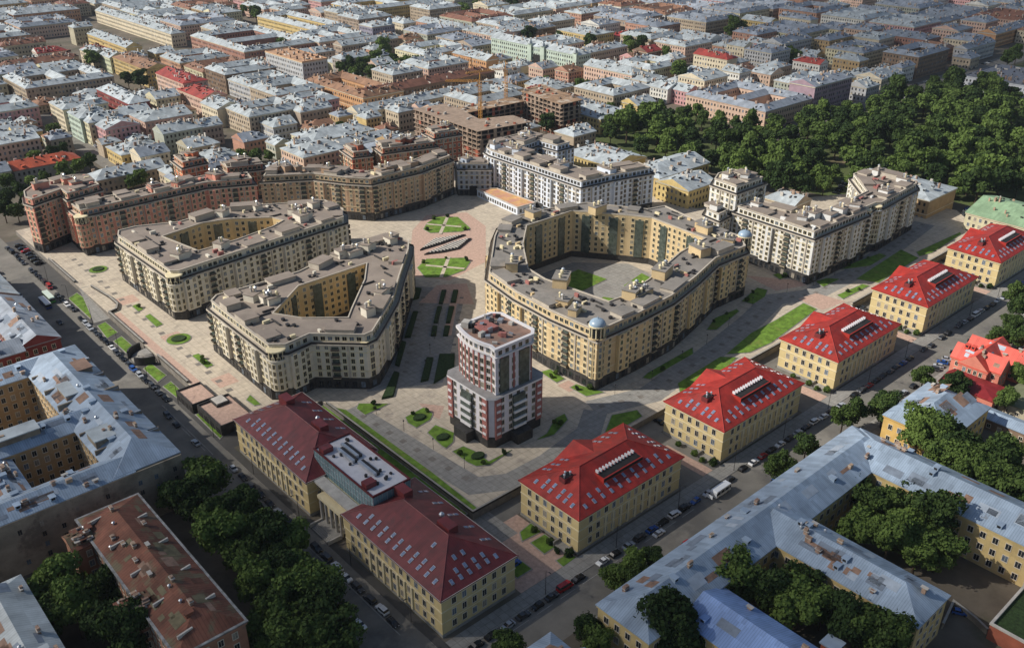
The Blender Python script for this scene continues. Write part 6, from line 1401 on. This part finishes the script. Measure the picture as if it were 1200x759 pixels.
# ------------------------------------------------------------------ clouds that shade the foreground and the far right
def cloud(tx, ty, rx, ry, alt, dens, seed, label, ang=0.0):
    k = alt / SDIR.z; cx, cy = tx + SDIR.x * k, ty + SDIR.y * k
    rn = random.Random(seed); b = MB(); nu, nv = 48, 20; vs = []; fs = []
    ph = [rn.uniform(0, 6.28) for _ in range(6)]
    for j in range(nv + 1):
        th = math.pi * j / nv
        for i in range(nu):
            p = 2 * math.pi * i / nu
            q = 1 + 0.07 * math.sin(3 * p + ph[0]) + 0.05 * math.sin(5 * p + ph[1] + th) + 0.04 * math.sin(9 * p + ph[2]) * math.sin(4 * th + ph[3])
            x, y = rx * q * math.sin(th) * math.cos(p), ry * q * math.sin(th) * math.sin(p)
            vs.append((x * math.cos(ang) - y * math.sin(ang), x * math.sin(ang) + y * math.cos(ang), 45 * math.cos(th) * (1 + 0.3 * math.sin(7 * p + ph[4]) * math.sin(th) ** 2)))
    for j in range(nv):
        for i in range(nu): fs.append((j * nu + i, (j + 1) * nu + i, (j + 1) * nu + (i + 1) % nu, j * nu + (i + 1) % nu))
    b.add(vs, fs)
    m = bpy.data.materials.new('cloud_vapour'); m.use_nodes = True; n = m.node_tree.nodes; l = m.node_tree.links; n.remove(n['Principled BSDF'])
    tc = n.new('ShaderNodeTexCoord'); mp = n.new('ShaderNodeMapping'); mp.inputs['Scale'].default_value = (1 / rx, 1 / ry, 0.0); mp.inputs['Rotation'].default_value = (0, 0, 0)
    l.new(tc.outputs['Object'], mp.inputs['Vector']); ln = n.new('ShaderNodeVectorMath'); ln.operation = 'LENGTH'; l.new(mp.outputs[0], ln.inputs[0])
    nz = n.new('ShaderNodeTexNoise'); nz.inputs['Scale'].default_value = 0.012; nz.inputs['Detail'].default_value = 4; l.new(tc.outputs['Object'], nz.inputs['Vector'])
    ad = n.new('ShaderNodeMath'); ad.operation = 'MULTIPLY_ADD'; l.new(nz.outputs['Fac'], ad.inputs[0]); ad.inputs[1].default_value = 0.5; l.new(ln.outputs['Value'], ad.inputs[2])
    mr = n.new('ShaderNodeMapRange'); mr.interpolation_type = 'SMOOTHSTEP'; mr.inputs['From Min'].default_value = 1.2; mr.inputs['From Max'].default_value = 0.75; mr.inputs['To Min'].default_value = 0.0; mr.inputs['To Max'].default_value = dens
    l.new(ad.outputs[0], mr.inputs['Value'])
    tr = n.new('ShaderNodeBsdfTransparent'); tl = n.new('ShaderNodeBsdfTranslucent'); tl.inputs['Color'].default_value = (.9, .9, .92, 1); mx = n.new('ShaderNodeMixShader')
    l.new(mr.outputs['Result'], mx.inputs['Fac']); l.new(tr.outputs[0], mx.inputs[1]); l.new(tl.outputs[0], mx.inputs[2]); l.new(mx.outputs[0], n['Material Output'].inputs['Surface'])
    o = link('cloud', b.mesh('cloud', m, smooth=True), None, (cx, cy, alt)); return setp(o, label, 'cloud')
cloud(-45, -8, 140, 180, 1100, 0.58, 1, 'broken cloud overhead shading the foreground streets')
cloud(80, -115, 120, 90, 1150, 0.3, 3, 'smaller broken cloud overhead shading the blue-roofed complex')
cloud(900, 290, 400, 330, 1300, 0.5, 2, 'broken cloud far to the right shading the distant streets')
# ------------------------------------------------------------------ summer haze over the city
hzb = MB(); hzb.box(-720, 2720, -720, 2720, -1.0, 200.0)
hm = bpy.data.materials.new('haze_air'); hm.use_nodes = True; hn = hm.node_tree.nodes; hn.remove(hn['Principled BSDF'])
pv = hn.new('ShaderNodeVolumePrincipled'); pv.inputs['Color'].default_value = (0.80, 0.88, 1.0, 1); pv.inputs['Density'].default_value = 0.00004; pv.inputs['Anisotropy'].default_value = 0.2
hm.node_tree.links.new(pv.outputs[0], hn['Material Output'].inputs['Volume'])
setp(hzb.build('haze', hm), kind='stuff')
# ------------------------------------------------------------------ labels: number look-alikes from left to right
ORD = 'first second third fourth fifth sixth seventh eighth ninth tenth eleventh twelfth thirteenth fourteenth fifteenth sixteenth seventeenth eighteenth nineteenth twentieth twenty-first twenty-second twenty-third'.split()
byl = {}
for o in THINGS: byl.setdefault(o['label'], []).append(o)
SHARED = ()
for lb, os_ in byl.items():
    if len(os_) < 2 or len(os_) > 45 or os_[0].get('category') in SHARED: continue
    os_.sort(key=lambda o: proj(*o.location)[0])
    for i, o in enumerate(os_):
        if i < len(ORD): o['label'] = lb + (', leftmost' if i == 0 else ', rightmost' if i == len(os_) - 1 else f', {ORD[i]} from left')
        else: o['label'] = lb + f', {ORD[min(len(os_) - 1 - i, 22)]} from right'
        if len(o['label'].split()) > 15: o['label'] = o['label'].replace(' metal roof', ' roof').replace(' with ', ', ')
        if 'group' not in o: o['group'] = 'alike ' + lb[:60]
